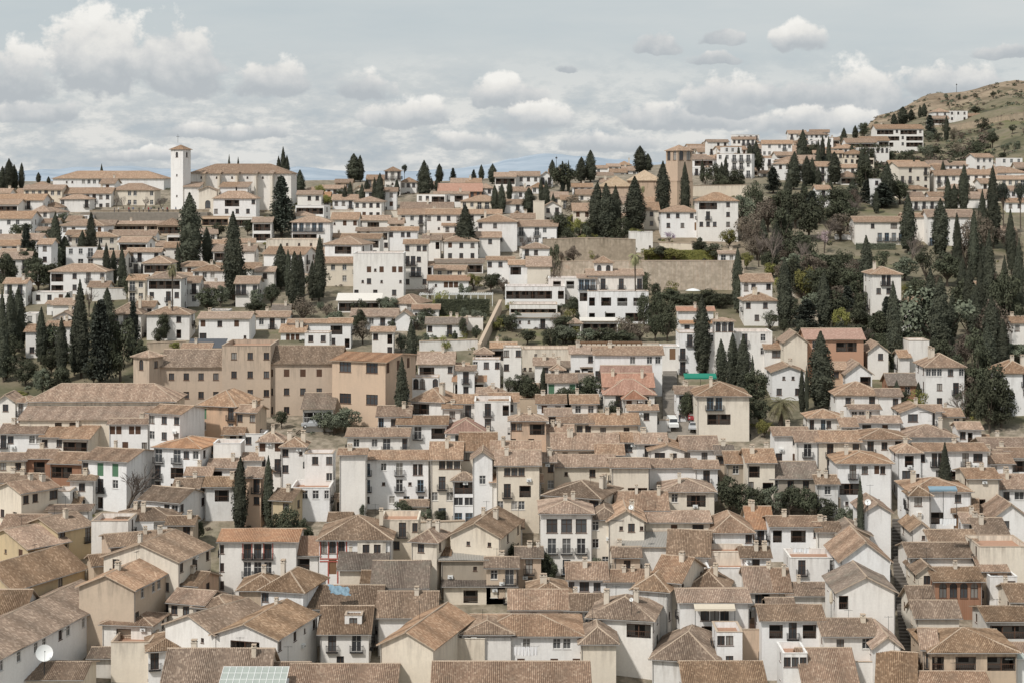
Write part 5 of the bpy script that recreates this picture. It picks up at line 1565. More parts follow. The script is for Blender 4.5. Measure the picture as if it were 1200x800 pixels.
# ------------------------------------------------------------------ trees
TR='''
cyp 3 195 222 9; cyp 11 186 223 11; cyp 17 193 222 8; cyp 25 191 222 6; cyp 45 202 214 5; cyp 57 207 215 4
cyp 64 249 314 13; cypr 76 277 313 15; cyp 96 270 312 11; cyp 107 249 309 12; cyp 125 285 338 8; cyp 143 290 340 9; cypr 223 226 319 24; cyp 243 266 313 11; cyp 274 248 351 20; con 330 207 277 30; con 31 263 312 16
cyp 133 293 335 8; cyp 116 284 318 7; cyp 208 284 312 6 470
cyp 119 192 200 3; cyp 268 181 193 3; cyp 279 184 193 3
cyp 332 172 200 6; cyp 327 183 201 6; cyp 336 182 202 6; cyp 351 199 232 11; cypr 415 180 213 15; cyp 422 182 213 8; cyp 404 217 243 5; cyp 410 213 241 7; cyp 424 215 244 6; cyp 430 210 244 9; cyp 445 203 247 10; cyp 439 208 246 6; cyp 465 210 231 6; cyp 497 188 236 14; pin 474 194 210 9; cyp 515 192 211 8; con 531 197 210 8; cyp 506 209 223 4; cyp 512 209 224 5; con 555 199 209 7; cyp 564 193 211 6; cyp 577 192 215 9; cyp 580 217 250 8; cyp 588 215 251 8; cyp 597 210 236 6
cyp 545 240 303 21
cyp 329 286 339 15; cyp 338 292 350 7; cyp 346 295 361 15; cyp 353 295 361 9; cyp 374 276 353 13; cyp 366 306 352 9
cyp 620 220 251 13; cyp 634 209 237 5; cyp 640 211 237 7 560; cyp 648 226 238 5 558; cyp 647 187 202 7; con 659 189 205 6 600; cyp 666 188 206 4 600; cypr 681 184 214 11; cyp 692 176 213 12; cypr 750 171 203 14; cypr 759 180 201 9
cypr 699 214 280 17; cypr 711 215 281 18; cyp 721 218 276 13; cyp 744 207 272 21; cyp 777 189 262 15; cyp 803 190 258 10; cyp 841 195 216 6; cyp 846 190 217 6; cyp 850 183 199 5 640; cyp 886 165 196 8; cyp 879 168 183 9 690; cyp 866 172 184 5 690; cyp 823 187 203 5 630
cypr 940 152 174 13 720; cyp 959 164 185 6 690; cyp 964 158 171 5 730; cyp 971 160 171 5 730; cyp 989 150 179 8; cyp 1002 147 164 6; bro 1011 145 163 13; cypr 1058 125 146 11; cypr 1068 128 142 7; cyp 1078 123 139 4; cyp 1083 121 138 6; con 1090 135 161 14; cyp 1109 135 147 5 860; bro 1143 126 134 12; cyp 1048 133 150 7
cypr 930 178 222 14; cyp 945 183 218 11; cyp 952 185 217 9; cypr 978 178 216 13; cypr 999 210 246 14; cyp 1039 190 242 13; bro 1050 213 254 26; cyp 1027 223 250 7; cyp 974 211 241 7; con 1084 217 252 25; cyp 1105 188 205 6 630; cyp 1111 207 247 8; cyp 1118 216 248 9; cyp 1129 193 248 11; cyp 1164 195 292 14; cyp 1151 222 292 9; cyp 1064 227 296 16; cyp 1102 233 302 17; pin 1176 215 277 20; pin 1196 216 268 18; cyp 1016 276 352 15; cyp 1010 172 209 8; cyp 1016 178 210 7; cyp 905 194 216 8; cyp 1071 185 205 6 640
cyp 920 302 382 16; cyp 966 318 386 15; cyp 1049 330 438 15; con 1038 348 393 18; cypr 1090 315 400 18; cypr 1102 325 420 22; cyp 1115 345 398 12; cyp 1135 310 376 12; cyp 1128 300 360 11; cyp 1143 335 402 15; cyp 1157 270 388 14; cyp 1177 300 398 12; cyp 1192 280 395 13; cyp 963 388 480 25; cyp 940 432 484 7; cyp 946 428 486 4; cyp 1076 447 470 6; cyp 1051 445 470 6; cyp 1150 300 388 11; cyp 1122 250 330 10; cyp 1185 245 320 10; cyp 1141 245 330 11
bop 1145 402 472 34; bro 1166 432 497 44; cypr 1158 380 460 20
cyp 823 346 438 17; cyp 846 397 450 12; cyp 858 390 457 13; cyp 870 392 460 14; cyp 882 416 472 6; cyp 864 290 367 11; shr 649 289 324 18; cyp 637 430 472 8
cyp 483 375 442 13; cyp 470 418 478 14 341
cyp 4 340 447 11; cyp 13 335 418 12; cyp 22 337 412 16; cyp 48 360 427 11; cyp 72 372 447 12; cyp 95 328 442 17; con 117 352 452 32; bop 141 380 448 36; cyp 79 343 372 9; con 156 353 425 18; cyp 87 360 440 10
cyp 281 535 624 15; cypr 304 568 614 11; cyp 314 533 617 10; cyp 1107 518 562 15 306; cyp 1009 556 588 7 291
pal 202 305 396 15; pal 745 293 378 16; phx 915 448 498 44; pal 1072 205 222 6; pal 753 216 262 6
bar 150 538 604 66; bar 617 268 312 34; bar 905 262 318 40; bar 935 275 320 34; bar 889 268 312 26; bar 1130 455 492 34; bar 136 226 247 10; bar 145 226 247 10; bar 170 228 247 14; bar 190 228 247 16; bar 505 330 358 30; bar 650 640 668 14; bar 672 642 668 12; bar 345 692 705 10; bar 1118 395 440 24
blo 966 262 296 26; vio 784 270 284 18
rus 590 325 345 12; rus 425 375 402 24; rus 222 372 392 20; bar 545 690 700 18; rus 530 668 690 20; rus 1135 215 235 18
bro 40 305 330 24; bro 45 310 342 30; rus 34 330 352 18; bro 8 300 335 22; oli 20 290 318 16; bro 60 410 440 22; bro 30 425 452 26; bro 70 440 462 26; oli 50 432 462 20; bro 110 420 452 24; yel 20 457 470 24; bro 165 400 430 18
bro 155 326 352 22; bro 190 300 318 10; oli 293 225 245 10; bro 250 306 322 20; oli 300 340 362 18; bro 300 352 368 26; rus 245 348 366 16; bro 192 372 400 16; bro 185 385 405 12; yel 205 400 412 12
bro 318 335 360 20; bro 308 362 378 16; bro 360 452 482 20; oli 380 478 505 30; oli 405 478 505 36; oli 392 482 507 26; bro 330 482 500 14
bro 422 365 390 16; oli 470 392 412 18; bro 500 362 378 18; bro 543 375 395 10; bro 575 322 342 26; yel 555 320 338 20; bro 590 370 385 18; oli 488 392 402 14; yel 511 395 406 7; yel 522 396 408 7; bro 533 388 402 7
bro 340 600 640 28; bro 330 615 650 30; bro 322 605 640 22; bro 355 610 645 24; bro 292 655 690 14; bro 285 640 672 12; oli 425 590 610 8
bro 620 446 475 26; bro 610 440 470 22; bro 690 445 478 32; bro 665 455 490 30; bro 655 462 492 24; oli 678 448 470 18; bro 720 470 495 20; bro 885 440 478 30; bro 870 460 492 24; bro 805 462 495 18; yel 802 466 490 14; bro 890 470 498 26; bro 870 480 505 24; yel 896 490 512 18
bro 600 640 672 24; bro 632 645 682 28; bro 645 655 684 20; oli 695 648 668 22; bro 470 590 616 24; oli 500 592 612 14; bro 515 598 614 16; bro 540 596 612 14
bro 855 560 600 34; bro 870 572 602 28; oli 905 570 606 30; bro 925 572 606 30; bro 945 574 608 30; bro 968 585 612 28; oli 990 592 616 28; bro 1008 598 618 22; bro 940 565 592 22; bro 888 575 604 26; bro 952 640 656 16
bro 655 255 285 26; bro 640 262 285 20; yel 662 258 283 22; yel 680 255 280 20; rus 672 228 255 26; bro 660 195 225 34; bro 690 258 282 18; bro 730 258 284 18; rus 672 288 308 18; bro 753 272 292 18; yel 760 290 305 20; yel 790 290 306 24; bro 775 290 305 22; bro 820 280 302 18; yel 855 268 290 20; bro 838 288 304 26; yel 875 295 315 16; bro 868 230 262 30; bro 885 222 258 34; bro 900 232 272 36; bro 880 250 284 34
bro 915 225 262 30; bro 932 230 268 36; bro 948 240 282 36; bro 918 252 290 32; bro 960 232 262 28; bro 985 228 258 26; bro 1005 238 262 26; bro 1020 240 266 28; bro 1035 250 272 26; rus 985 250 282 36; bro 1110 262 292 24; bro 1128 268 300 26; bro 1075 270 292 20; pin 1140 262 300 26; bro 1180 262 295 24; rus 1190 270 300 18; bro 1095 246 262 18
bro 925 325 345 24; bro 945 330 350 26; bro 955 340 368 30; bro 985 335 362 34; bro 975 348 370 26; bro 1005 345 372 26; yel 1012 370 388 20; bro 1000 382 405 36; bro 1020 380 408 34; bro 1030 368 400 28; bro 985 378 402 26; bro 1075 330 355 24; yel 1065 332 350 20; bro 1060 388 408 26; bro 1075 395 420 28; bro 935 362 385 22; bro 905 350 372 18; oli 940 372 390 18; bro 960 300 325 40; bro 985 298 325 34; bro 930 298 320 30; bro 1005 302 326 30; yel 905 308 325 20; bro 1060 302 328 32; bro 1035 296 318 26; bro 1085 298 326 30; bro 1110 300 335 34; bro 1130 330 372 34; bro 1160 330 385 34; bro 1180 330 400 36; bro 1100 400 440 30; bro 1120 420 465 30; rus 1138 440 480 30; bro 1190 400 425 30; bro 1170 398 425 28; yel 1045 458 478 14; bro 1060 460 480 16; yel 1040 478 490 18; bro 1195 350 385 26
bro 785 340 360 28; bro 805 345 362 24; bro 830 342 360 22; bro 845 345 362 24; bro 770 345 378 18; bro 778 355 385 16; bro 755 350 385 16; bro 782 368 400 22; bro 768 372 400 20; rus 730 372 398 30; rus 750 376 400 26; oli 690 385 405 26; bro 710 385 405 30; oli 660 380 402 26; bro 645 388 410 20; bro 618 388 402 20; bro 672 350 372 20; yel 675 352 368 16; bro 730 388 404 30; bro 600 372 388 18; oli 605 365 382 12; bro 660 372 390 26
bro 215 690 708 10; bro 1122 590 602 10; bro 1110 575 582 8; yel 1163 760 785 16; bro 1110 772 792 18; yel 1100 776 790 12; bro 715 748 762 12; oli 978 696 706 8; bro 350 770 785 14; bro 220 640 665 14; bro 232 612 635 14; rus 880 400 425 18
'''
for ent in TR.replace('\n',';').split(';'):
    t=ent.split()
    if t and t[0]=='bro' and 860<float(t[1])<1200 and 235<float(t[3])<430: t[0]=random.Random(t[1]+t[2]).choice(['bro','bro','rus','oli','bop','bar','shr'])
    if t and t[0][:3] not in('cyp','blo') and 1000<float(t[1])<1146 and 244<float(t[3])<302: continue
    if t: tree(t[0],float(t[1]),float(t[2]),float(t[3]),float(t[4]),float(t[5]) if len(t)>5 else None)

def woods(poly,n,kinds,hlo,hhi,seed,wf=.55):
    """separate trees at random ground points inside a pixel polygon that the photo shows wooded"""
    rng=random.Random(seed); xs=[p[0] for p in poly]; ys=[p[1] for p in poly]; k=0; tries=0; got=[]
    while k<n and tries<n*60:
        tries+=1; x=rng.uniform(min(xs),max(xs)); y=rng.uniform(min(ys),max(ys)); ins=False
        for (xa,ya),(xb,yb) in zip(poly,poly[1:]+poly[:1]):
            if (ya>y)!=(yb>y) and x<(xb-xa)*(y-ya)/(yb-ya)+xa: ins=not ins
        if not ins or any(abs(x-a)<7 and abs(y-b_)<5 for a,b_ in got): continue
        got.append((x,y)); k+=1; D=solve(x,y,0.0,hi=1150,fallback=640); h=rng.uniform(hlo,hhi); kd=rng.choice(kinds.split())
        hp=h*F/D; tree(kd,x,y-hp,y,hp*(.24 if kd[:3]=='cyp' else (1.5 if kd[:2]=='sh' else wf)*rng.uniform(.85,1.3)))
woods([(868,205),(962,200),(968,300),(872,318)],15,'con cypr oli bop rus cyp bar cyp',6,12,1,.6)
woods([(962,262),(1002,238),(1005,262),(968,300)],8,'rus bar bro',7,9,2,.9)
woods([(1000,228),(1072,238),(1065,246),(1004,244)],5,'bro bop con',6,10,3,.8)
woods([(880,296),(1012,318),(1012,345),(905,330)],16,'bro rus shr bop',4,8,4,.9)
woods([(925,335),(1008,350),(1008,400),(985,398),(930,385)],12,'bro bro con yel',6,9,5,.7)
woods([(1062,300),(1205,290),(1205,445),(1135,460),(1085,400)],12,'cyp cypr cyp sho rus sho bar',6,15,6,.6)
woods([(-5,395),(110,400),(115,465),(-5,462)],10,'bro shr bop oli shr sho',2,7,7,.8)
woods([(98,350),(168,370),(168,440),(100,440)],5,'con bop bar cypr',8,13,8,.5)
woods([(1128,462),(1205,470),(1205,512),(1140,505)],6,'bro bop rus shr',4,8,9,.8)
woods([(480,348),(600,350),(600,410),(490,412)],16,'shr sho shy bro shp',1.5,4,10)
woods([(640,338),(790,345),(790,408),(650,408)],26,'shr sho shr bro shp shy',1.5,4.5,11)
woods([(0,290),(60,290),(60,345),(0,345)],10,'bro oli bop',4,8,12,.8)
woods([(632,255),(760,262),(760,300),(640,303)],14,'shr bro yel shp sho',2,6,13,.8)
woods([(860,330),(950,340),(940,395),(900,395)],10,'shr bro shy',2,6,14,.8)
woods([(200,345),(300,340),(310,372),(250,372)],8,'shr bro oli',2,6,15,.9)
woods([(330,340),(480,345),(480,412),(340,372)],16,'shr bro oli shp',2,5,16,.9)
woods([(60,240),(300,262),(300,335),(60,335)],12,'shr bro oli',2,5,17,.9)
woods([(350,225),(470,228),(470,252),(350,250)],10,'shr bro oli yel',2,5,18,.9)
woods([(815,215),(870,215),(870,228),(815,226)],6,'bro shr',3,7,19,.9)
woods([(1000,185),(1080,190),(1090,228),(1010,228)],10,'bro con bop cypr shr',4,9,20,.7)
woods([(860,190),(1000,178),(1000,205),(870,208)],10,'bro cyp shr con',4,9,21,.6)
woods([(560,470),(620,440),(620,470),(565,500)],5,'shr oli',2,4,22)
woods([(1080,455),(1140,460),(1140,490),(1060,490)],8,'shr bro shy',2,5,23,.9)
# ------------------------------------------------------------------ scrub on the bare hill, ground cover between houses
def stuff_tufts(name,label,cat,area,n_,mats,smin,smax,seed,cond=None):
    rng=random.Random(seed); mb=MB()
    for _ in range(n_):
        px=rng.uniform(area[0],area[1]); D=rng.uniform(area[2],area[3])
        if cond and not cond(px,D,rng): continue
        X=(px-600)/F*D; z=ground(px,D)-.2; s=rng.uniform(smin,smax); c=Vector((X,D,z)); m_=rng.randrange(len(mats))
        k=int(rng.uniform(24,48))
        for _ in range(k):
            v=rvec(rng); v.z=abs(v.z); leaf(mb,c+Vector((v.x*s,v.y*s,v.z*s*.75))*rng.uniform(.5,1.0),v+rvec(rng)*.6,s*rng.uniform(.2,.42),rng,m_)
    o=link(name,mb.mesh(name,mats)); o['kind']='stuff'; o['label']=label; o['category']=cat; return o
def on_hill(px,D,rng):
    v=noise.noise(Vector((px*.025,D*.012,1.0)))
    return v>-.15 or rng.random()<.12
stuff_tufts('hillside_scrub','low dark green and brown scrub covering the bare hill on the right','scrub',(1000,1260,690,1110),2600,[M['lb'],M['lo'],M['lr']],.5,1.7,5,on_hill)
def lowslope(px,D,rng): return ground(px,D)>-6
stuff_tufts('slope_thicket','dense dark thicket on the slope under the hilltop apartment block','scrub',(1000,1160,665,830),800,[M['lb'],M['lb'],M['lr']],1.2,2.8,6)
stuff_tufts('garden_ground_cover','low green plants and weeds growing in the yards and gardens between the houses','ground cover',(-20,1220,300,620),1500,[M['lb'],M['ly'],M['lo'],M['lr']],.3,1.0,8)
woods([(1020,168),(1195,142),(1200,196),(1010,196)],30,'shr sho bro shr shp',2,6,41,.9)
woods([(1100,118),(1200,102),(1200,112),(1110,126)],8,'shr sho',2,4,42,.9)
woods([(655,300),(870,318),(870,338),(655,326)],9,'shr sho shp',1.2,2.6,31,.9)
woods([(640,296),(745,299),(745,306),(640,306)],9,'shr sho shp shy',1.2,2.8,32,.9)
woods([(880,300),(1010,320),(1010,390),(900,390)],10,'shr shp bar sho',1.5,5,33,.9)
woods([(1060,330),(1200,320),(1200,440),(1090,420)],14,'shr shp sho shy bar',1.5,4.5,34,.9)
# ------------------------------------------------------------------ hedges
def hedge(x0,x1,yt,yb,label,mat='lb',depth=1.6,name='hedge'):
    xc=(x0+x1)/2; D=solve(xc,yb,0.0); w=(x1-x0)*D/F; h=(yb-yt)*D/F; rng=random.Random(int(x0*7+yt))
    mb=MB(); mb.box((-w/2+.1,.15,-1),(w/2-.1,depth-.15,h-.15))
    for _ in range(int(60*(w*h+w*depth))):
        f=rng.random()
        if f<.55: p=Vector((rng.uniform(-w/2,w/2),rng.uniform(-.12,.2),rng.uniform(0,h))); n_=Vector((0,-1,.4))
        else: p=Vector((rng.uniform(-w/2,w/2),rng.uniform(0,depth),h+rng.uniform(-.2,.18)*(1+noise.noise(Vector((xc,f*9,0)))))); n_=Vector((0,-.2,1))
        leaf(mb,p,n_+rvec(rng)*.8,rng.uniform(.1,.24),rng)
    o=link(name,mb.mesh(name,M[mat])); o.location=((xc-600)/F*D,D,(YH-yb)/F*D); tag(o,'hedge','dark hedge',xc,(yt+yb)/2,label,cls='hedge'); return o
hedge(510,574,352,371,'tall dark clipped hedge under the long white garden pergola')
hedge(655,697,311,322,'green ivy bank hanging left of the balcony villa turret',depth=.8)
hedge(752,792,320,338,'dark creeper spreading over the foot of the stone retaining wall',depth=1.0)
hedge(652,690,296,304,'narrow scrubby hedge along the crumbling earth wall','lo')
hedge(755,845,294,304,'long yellowish hedge between the villa terrace and the stone retaining wall','ly')
hedge(578,602,317,330,'clipped brown hedge block beside the terrace restaurant','lr')
hedge(790,862,346,358,'dark hedge behind the white garden parasol')
hedge(500,548,371,375,'thin bright green hedge along the garden house roof line','ly',.8)
hedge(1010,1080,392,408,'dark hedge left of the steep white terraces on the right')
hedge(892,1000,300,310,'long dark hedge below the bare brown trees on the right')
hedge(1160,1205,405,425,'tall dark hedge below the right-edge house')
hedge(1003,1050,286,292,'low green hedge in front of the long white villa','lo',.8)
# ------------------------------------------------------------------ cars
def car(x,y,rot,mat,label,van=False,D=None):
    D=D or solve(x,y,0.0); z=gxy((x-600)/F*D,D)+.45
    o=empty('parked_van' if van else 'parked_car',((x-600)/F*D,D,z),R(rot))
    L,Wd=(4.9,1.9) if van else (4.2,1.75); mb=MB()
    if van: prof=[(-2.45,.35),(-2.45,1.0),(-1.9,1.2),(-1.35,2.0),(2.4,2.05),(2.45,1.9),(2.45,.35)]
    else: prof=[(-2.1,.35),(-2.1,.72),(-1.95,.85),(-1.0,.98),(-.45,1.42),(.75,1.46),(1.6,1.02),(2.05,.92),(2.1,.75),(2.1,.35)]
    inset=lambda z:(.12 if z>1.05 else 0.0)+(.06 if z>1.4 else 0)
    A=[(px_,-Wd/2+inset(pz),pz) for px_,pz in prof]; B=[(px_,Wd/2-inset(pz),pz) for px_,pz in prof]
    n=len(prof)
    for i in range(n):
        j=(i+1)%n; mb.face([A[i],B[i],B[j],A[j]])
    mb.face(A[::-1]); mb.face(B)
    body=link('body',mb.mesh('car_body',mat),o)
    gl=MB()
    for s in (-1,1):
        y1=s*(Wd/2-.05); y2=s*(Wd/2-.15)
        if van: q_=[(-1.75,y1,1.22),(-.6,y1,1.22),(-.6,y2,1.85),(-1.3,y2,1.85)]
        else: q_=[(-.85,y1,1.02),(1.25,y1,1.05),(.7,y2,1.38),(-.42,y2,1.36)]
        gl.face(q_ if s<0 else q_[::-1])
    if van: gl.face([(-1.9,-.75,1.24),(-1.9,.75,1.24),(-1.38,.72,1.95),(-1.38,-.72,1.95)][::-1])
    else:
        gl.face([(-1.0,-.72,1.02),(-1.0,.72,1.02),(-.5,.66,1.4),(-.5,-.66,1.4)][::-1]); gl.face([(1.55,-.7,1.06),(1.55,.7,1.06),(.82,.64,1.45),(.82,-.64,1.45)])
    link('windows',gl.mesh('car_windows',M['glass']),o)
    for wx in (-1.35,1.35):
        for s in (-1,1):
            w=MB(); w.tube((wx,s*Wd/2-.1*s,.32),(wx,s*(Wd/2+.03),.32),.33,.33,12); wo=link('wheel',w.mesh('car_wheel',M['iron']),o)
            r_=MB(); r_.tube((wx,s*(Wd/2+.031),.32),(wx,s*(Wd/2+.045),.32),.19,.19,10); link('rim',r_.mesh('car_rim',M['steel']),wo)
    for s in (-1,1):
        h=MB(); xx=-2.47 if van else -2.12; h.box((xx,s*.6-.15,.7),(xx+.05,s*.6+.15,.84)); link('headlight',h.mesh('headlight',M['steel']),o)
    tag(o,'van' if van else 'car','parked car',x,y,label,cls='car'); return o
M['silver']=plain('silver_car_paint',(0.42,0.43,0.44),0.35,0.05,1,.5); M['redcar']=plain('dark_red_car_paint',(0.25,0.03,0.035),0.35,0.05,1,.5); M['darkcar']=plain('dark_car_paint',(0.04,0.042,0.05),0.35,0.05,1,.5)
car(366,503,6,M['silver'],'silver car parked on the yard below the apricot square block')
car(812,495,82,M['redcar'],'dark red car parked at the foot of the stepped lane')
car(800,488,84,M['darkcar'],'dark car parked furthest up beside the stepped lane')
car(813,506,80,M['silver'],'pale silver car parked in front of the dark red car')
car(788,504,92,M['steel'],'small white van at the end of the white street wall',True)
# ------------------------------------------------------------------ people: one skinned figure, copies in other clothes
def figure(name,mats,arm=.0):
    vs=[((0,0,.95),.145),((0,0,1.18),.14),((0,.0,1.42),.15),((0,0,1.53),.06),((0,-.02,1.66),.10),((0,-.01,1.74),.085),
        ((.10,0,.90),.095),((.11,-.03,.50),.068),((.12,.03,.10),.05),((.12,-.14,.04),.04),
        ((-.10,0,.90),.095),((-.12,.03,.50),.068),((-.13,.10,.10),.05),((-.13,-.07,.04),.04),
        ((.21,0,1.40),.06),((.27,.03,1.12),.045),((.27,-.08-arm,.88),.035),((.265,-.12-arm,.78),.03),
        ((-.21,0,1.40),.06),((-.27,-.03,1.12),.045),((-.26,-.12,.88),.035),((-.255,-.15,.78),.03)]
    es=[(0,1),(1,2),(2,3),(3,4),(4,5),(0,6),(6,7),(7,8),(8,9),(0,10),(10,11),(11,12),(12,13),(2,14),(14,15),(15,16),(16,17),(2,18),(18,19),(19,20),(20,21)]
    me=bpy.data.meshes.new('figure_base'); me.from_pydata([v for v,r in vs],es,[]); ob=bpy.data.objects.new('figure_base',me); COL.objects.link(ob)
    sk=ob.modifiers.new('skin','SKIN'); ob.modifiers.new('sub','SUBSURF').levels=1
    for i,(v,r) in enumerate(vs): me.skin_vertices[0].data[i].radius=(r,r)
    me.skin_vertices[0].data[0].use_root=True
    dg=bpy.context.evaluated_depsgraph_get(); new=bpy.data.meshes.new_from_object(ob.evaluated_get(dg)); bpy.data.objects.remove(ob)
    new.materials.clear()
    for m in mats: new.materials.append(m)
    for p in new.polygons:
        z=p.center.z; x=abs(p.center.x)
        p.material_index = 0 if z<.93 and x<.2 else (1 if z<1.5 and not (z<.88 and x>.2) else (3 if (z>1.69 or (z>1.6 and p.center.y>.02)) else 2))
        p.use_smooth=True
    new.name='person_body'; return new
hair=plain('dark_hair',(0.03,0.022,0.018)); CL=[plain('dark_jeans',(0.05,0.06,0.09)),plain('black_cloth',(0.03,0.03,0.033)),plain('white_cloth_shirt',(0.6,0.6,0.58)),plain('red_cloth',(0.3,0.05,0.05)),plain('blue_cloth',(0.08,0.13,0.24))]
FIG=[figure('p',[CL[a],CL[b_],M['skin'],hair]) for a,b_ in ((0,1),(1,2),(0,3),(1,4))]
def person(x,y,k,label,group=None,D=None,rz=None):
    D=D or solve(x,y,0.0); X=(x-600)/F*D
    o=link('person',FIG[k%4]); o.location=(X,D,gxy(X,D)+.42 if D<500 else -11.75); o.rotation_euler=(0,0,R(rz if rz is not None else x*37%360)); tag(o,'person','person',x,y,label,group,cls='person'); return o
tb=MB(); tb.box(((100-600)/F*553,546.6,-16),((247-600)/F*553,566,-11.75)); structure(link('lookout_terrace',tb.mesh('lookout_terrace',M['pave'])))
person(792,498,1,'person in a white top walking at the foot of the stepped lane'); person(796.5,497,0,'person in dark clothes walking beside another at the foot of the lane')
for k,x in enumerate((134,139,151,156,163,168,174,177,186,191,196,206)):
    person(x,247,k,None,'people standing on the church square lookout',D=548.5+(k%4)*1.3)
# ------------------------------------------------------------------ surfaces found along a sight line
def on_roof(hd,px,py):
    """point on the front roof slope of a house seen at pixel (px,py), world coordinates + slope frame"""
    Mw=Matrix.Translation(hd['loc'])@Matrix.Rotation(hd['rot'],4,'Z'); inv=Mw.inverted(); best=None
    D=hd['D']-4
    while D<hd['D']+hd['d']+6:
        p=inv@pt(px,py,D); s=p.z-(hd['h']+.1+hd['tp']*p.y)
        if best is None or abs(s)<abs(best[0]): best=(s,p.copy())
        D+=.05
    return Mw, best[1]
HD={}
def dish(name,x,y,D,r,label,pole=1.0,az=-20):
    o=empty(name,pt(x,y,D)-Vector((0,0,pole)),0); mb=MB(); mb.tube((0,0,-1.2),(0,0,pole-.1),.05*r+.02,.05*r+.02,6); link('pole',mb.mesh('dish_pole',M['iron']),o)
    d=MB(); prof=[(0.0,0)]+[(r*k/5,.28*r*(k/5)**2) for k in range(1,6)]
    d.lathe(prof,18); d.lathe([(a,b_-.04) for a,b_ in prof][::-1],18)
    m_=Matrix.Translation((0,-.1,pole))@Matrix.Rotation(R(az),4,'Z')@Matrix.Rotation(R(62),4,'X')
    do=link('reflector',d.mesh('dish_reflector',M['steel'],True),o,m_); f=MB(); f.tube((0,-r*.95,.3*r),(0,0,r*.95),.02,.02,5); f.box((-.06,-.06,r*.9),(.06,.06,r*1.05)); link('feed_arm',f.mesh('dish_arm',M['iron']),do)
    tag(o,'satellite dish','satellite dish',x,y,label,cls='dish')
dish('satellite_dish',52,765,231,1.12,'large white satellite dish in front of the long brown-roofed building',1.6,20)
dish('satellite_dish',739.5,594,283,.40,'small pale satellite dish on the roofs right of the pillared white house')
dish('satellite_dish',1017,588,277,.5,'small satellite dish left of the white gabled house by the alley')
dish('satellite_dish',740,702,258,.3,'small satellite dish above the lower middle street')
# ------------------------------------------------------------------ awnings, parasols, pergolas, laundry, tarpaulin
def awning(name,x0,x1,yt,yb,D,mat,label,depth=1.6,legs=2.3):
    a=pt(x0,yb,D); b_=pt(x1,yb,D); c=pt((x0+x1)/2,yb,D); h=(yb-yt)*D/F-depth*((yb-YH)/F); h=max(.15,h)
    o=empty(name,(c.x,c.y,c.z-legs)); w=(b_.x-a.x); mb=MB(); n_=8
    for i in range(n_):
        u0=-w/2+w*i/n_; u1=-w/2+w*(i+1)/n_; s0=-.06*math.sin(i%2*math.pi/1) ; 
        mb.face([(u0,0,legs),(u1,0,legs),(u1,depth/2,legs+h/2-.05),(u0,depth/2,legs+h/2-.05)]); mb.face([(u0,depth/2,legs+h/2-.05),(u1,depth/2,legs+h/2-.05),(u1,depth,legs+h),(u0,depth,legs+h)])
        mb.face([(u0,-.01,legs-.28-.05*(i%2)),(u1,-.01,legs-.28-.05*((i+1)%2)),(u1,-.01,legs),(u0,-.01,legs)])
    link('canopy',mb.mesh('awning_canopy',mat),o); p=MB()
    for s in (-1,0,1): p.box((s*(w/2-.1)-.04,.02,-3.5),(s*(w/2-.1)+.04,.1,legs-.02)); 
    p.box((-w/2,.02,legs-.1),(w/2,.1,legs-.02)); link('frame',p.mesh('awning_frame',M['iron']),o)
    tag(o,'awning','awning',(x0+x1)/2,(yt+yb)/2,label,cls='awning')
awning('awning',802,840,437,442,352,M['awn_g'],'bright green awning on a frame right of the stepped lane',2.0,1.5)
def wallof(px,py): pass
awning('awning',814,862,707,713,261.0,M['awn_c'],'wide beige canvas awning over black-framed windows at the lower right',1.4,2.0)
awning('awning',1089,1122,569,573,279.0,M['awn_b'],'faded blue awning over a balcony right of the dark alley',1.0,2.0)
awning('awning',396,426,650,660,272,M['redtrim'],'faded red sloping sheet roof among the lower roofs',2.0,1.0) if False else None
def parasol(x,yt,yb,D,label,closed=False,mat='steel',rw=10):
    h=(yb-yt)*D/F+1.2; o=empty('parasol',pt(x,yb,D)-Vector((0,0,1.2))); mb=MB(); mb.tube((0,0,-2.5),(0,0,h),.04,.03,6); link('pole',mb.mesh('parasol_pole',M['iron']),o)
    c=MB(); r=rw*D/F
    c.lathe([(r,h-.55),(r*.55,h-.2),(0,h)] if not closed else [(.1,h-2.2),(.28,h-1.8),(.22,h-.6),(0,h)],8); link('canopy',c.mesh('parasol_canopy',M[mat]),o); tag(o,'parasol','parasol',x,yt,label,cls='parasol')
parasol(812,338,344,428,'wide white open parasol on the garden terrace beside the stone retaining wall',rw=9)
parasol(974,690,707,262,'closed pale parasol on a roof terrace left of the large white gabled house',True,'awn_c')
def pergola(x0,x1,y,D,label,h=2.8,mat='steel',depth=3.0,nb=9):
    c=pt((x0+x1)/2,y,D); w=(x1-x0)*D/F; o=empty('pergola',(c.x,c.y,c.z-h)); p=MB()
    p.box((-.07,0,-3),(.07,.14,h)); pm_=p.mesh('pergola_post',M[mat])
    for k in range(nb):
        xx=-w/2+w*k/(nb-1)
        for yy in (0,depth-.14): link('post',pm_,o,Matrix.Translation((xx,yy,0)))
    t=MB(); t.box((-w/2-.2,-.1,h+.003),(w/2+.2,.16,h+.28)); t.box((-w/2-.2,depth-.16,h+.003),(w/2+.2,depth+.1,h+.28))
    for k in range(nb*3): xx=-w/2+w*k/(nb*3-1); t.box((xx-.05,-.3,h+.285),(xx+.05,depth+.3,h+.4))
    link('beams',t.mesh('pergola_beams',M[mat]),o); tag(o,'pergola','pergola',(x0+x1)/2,y,label,cls='pergola')
pergola(492,577,346,438,'long white pergola over a dark hedge in the middle gardens',3.4,'steel',4,11)
pergola(676,752,403,382,'long low pergola frame with pale posts below the middle gardens',2.2,'wood',2.5,14)
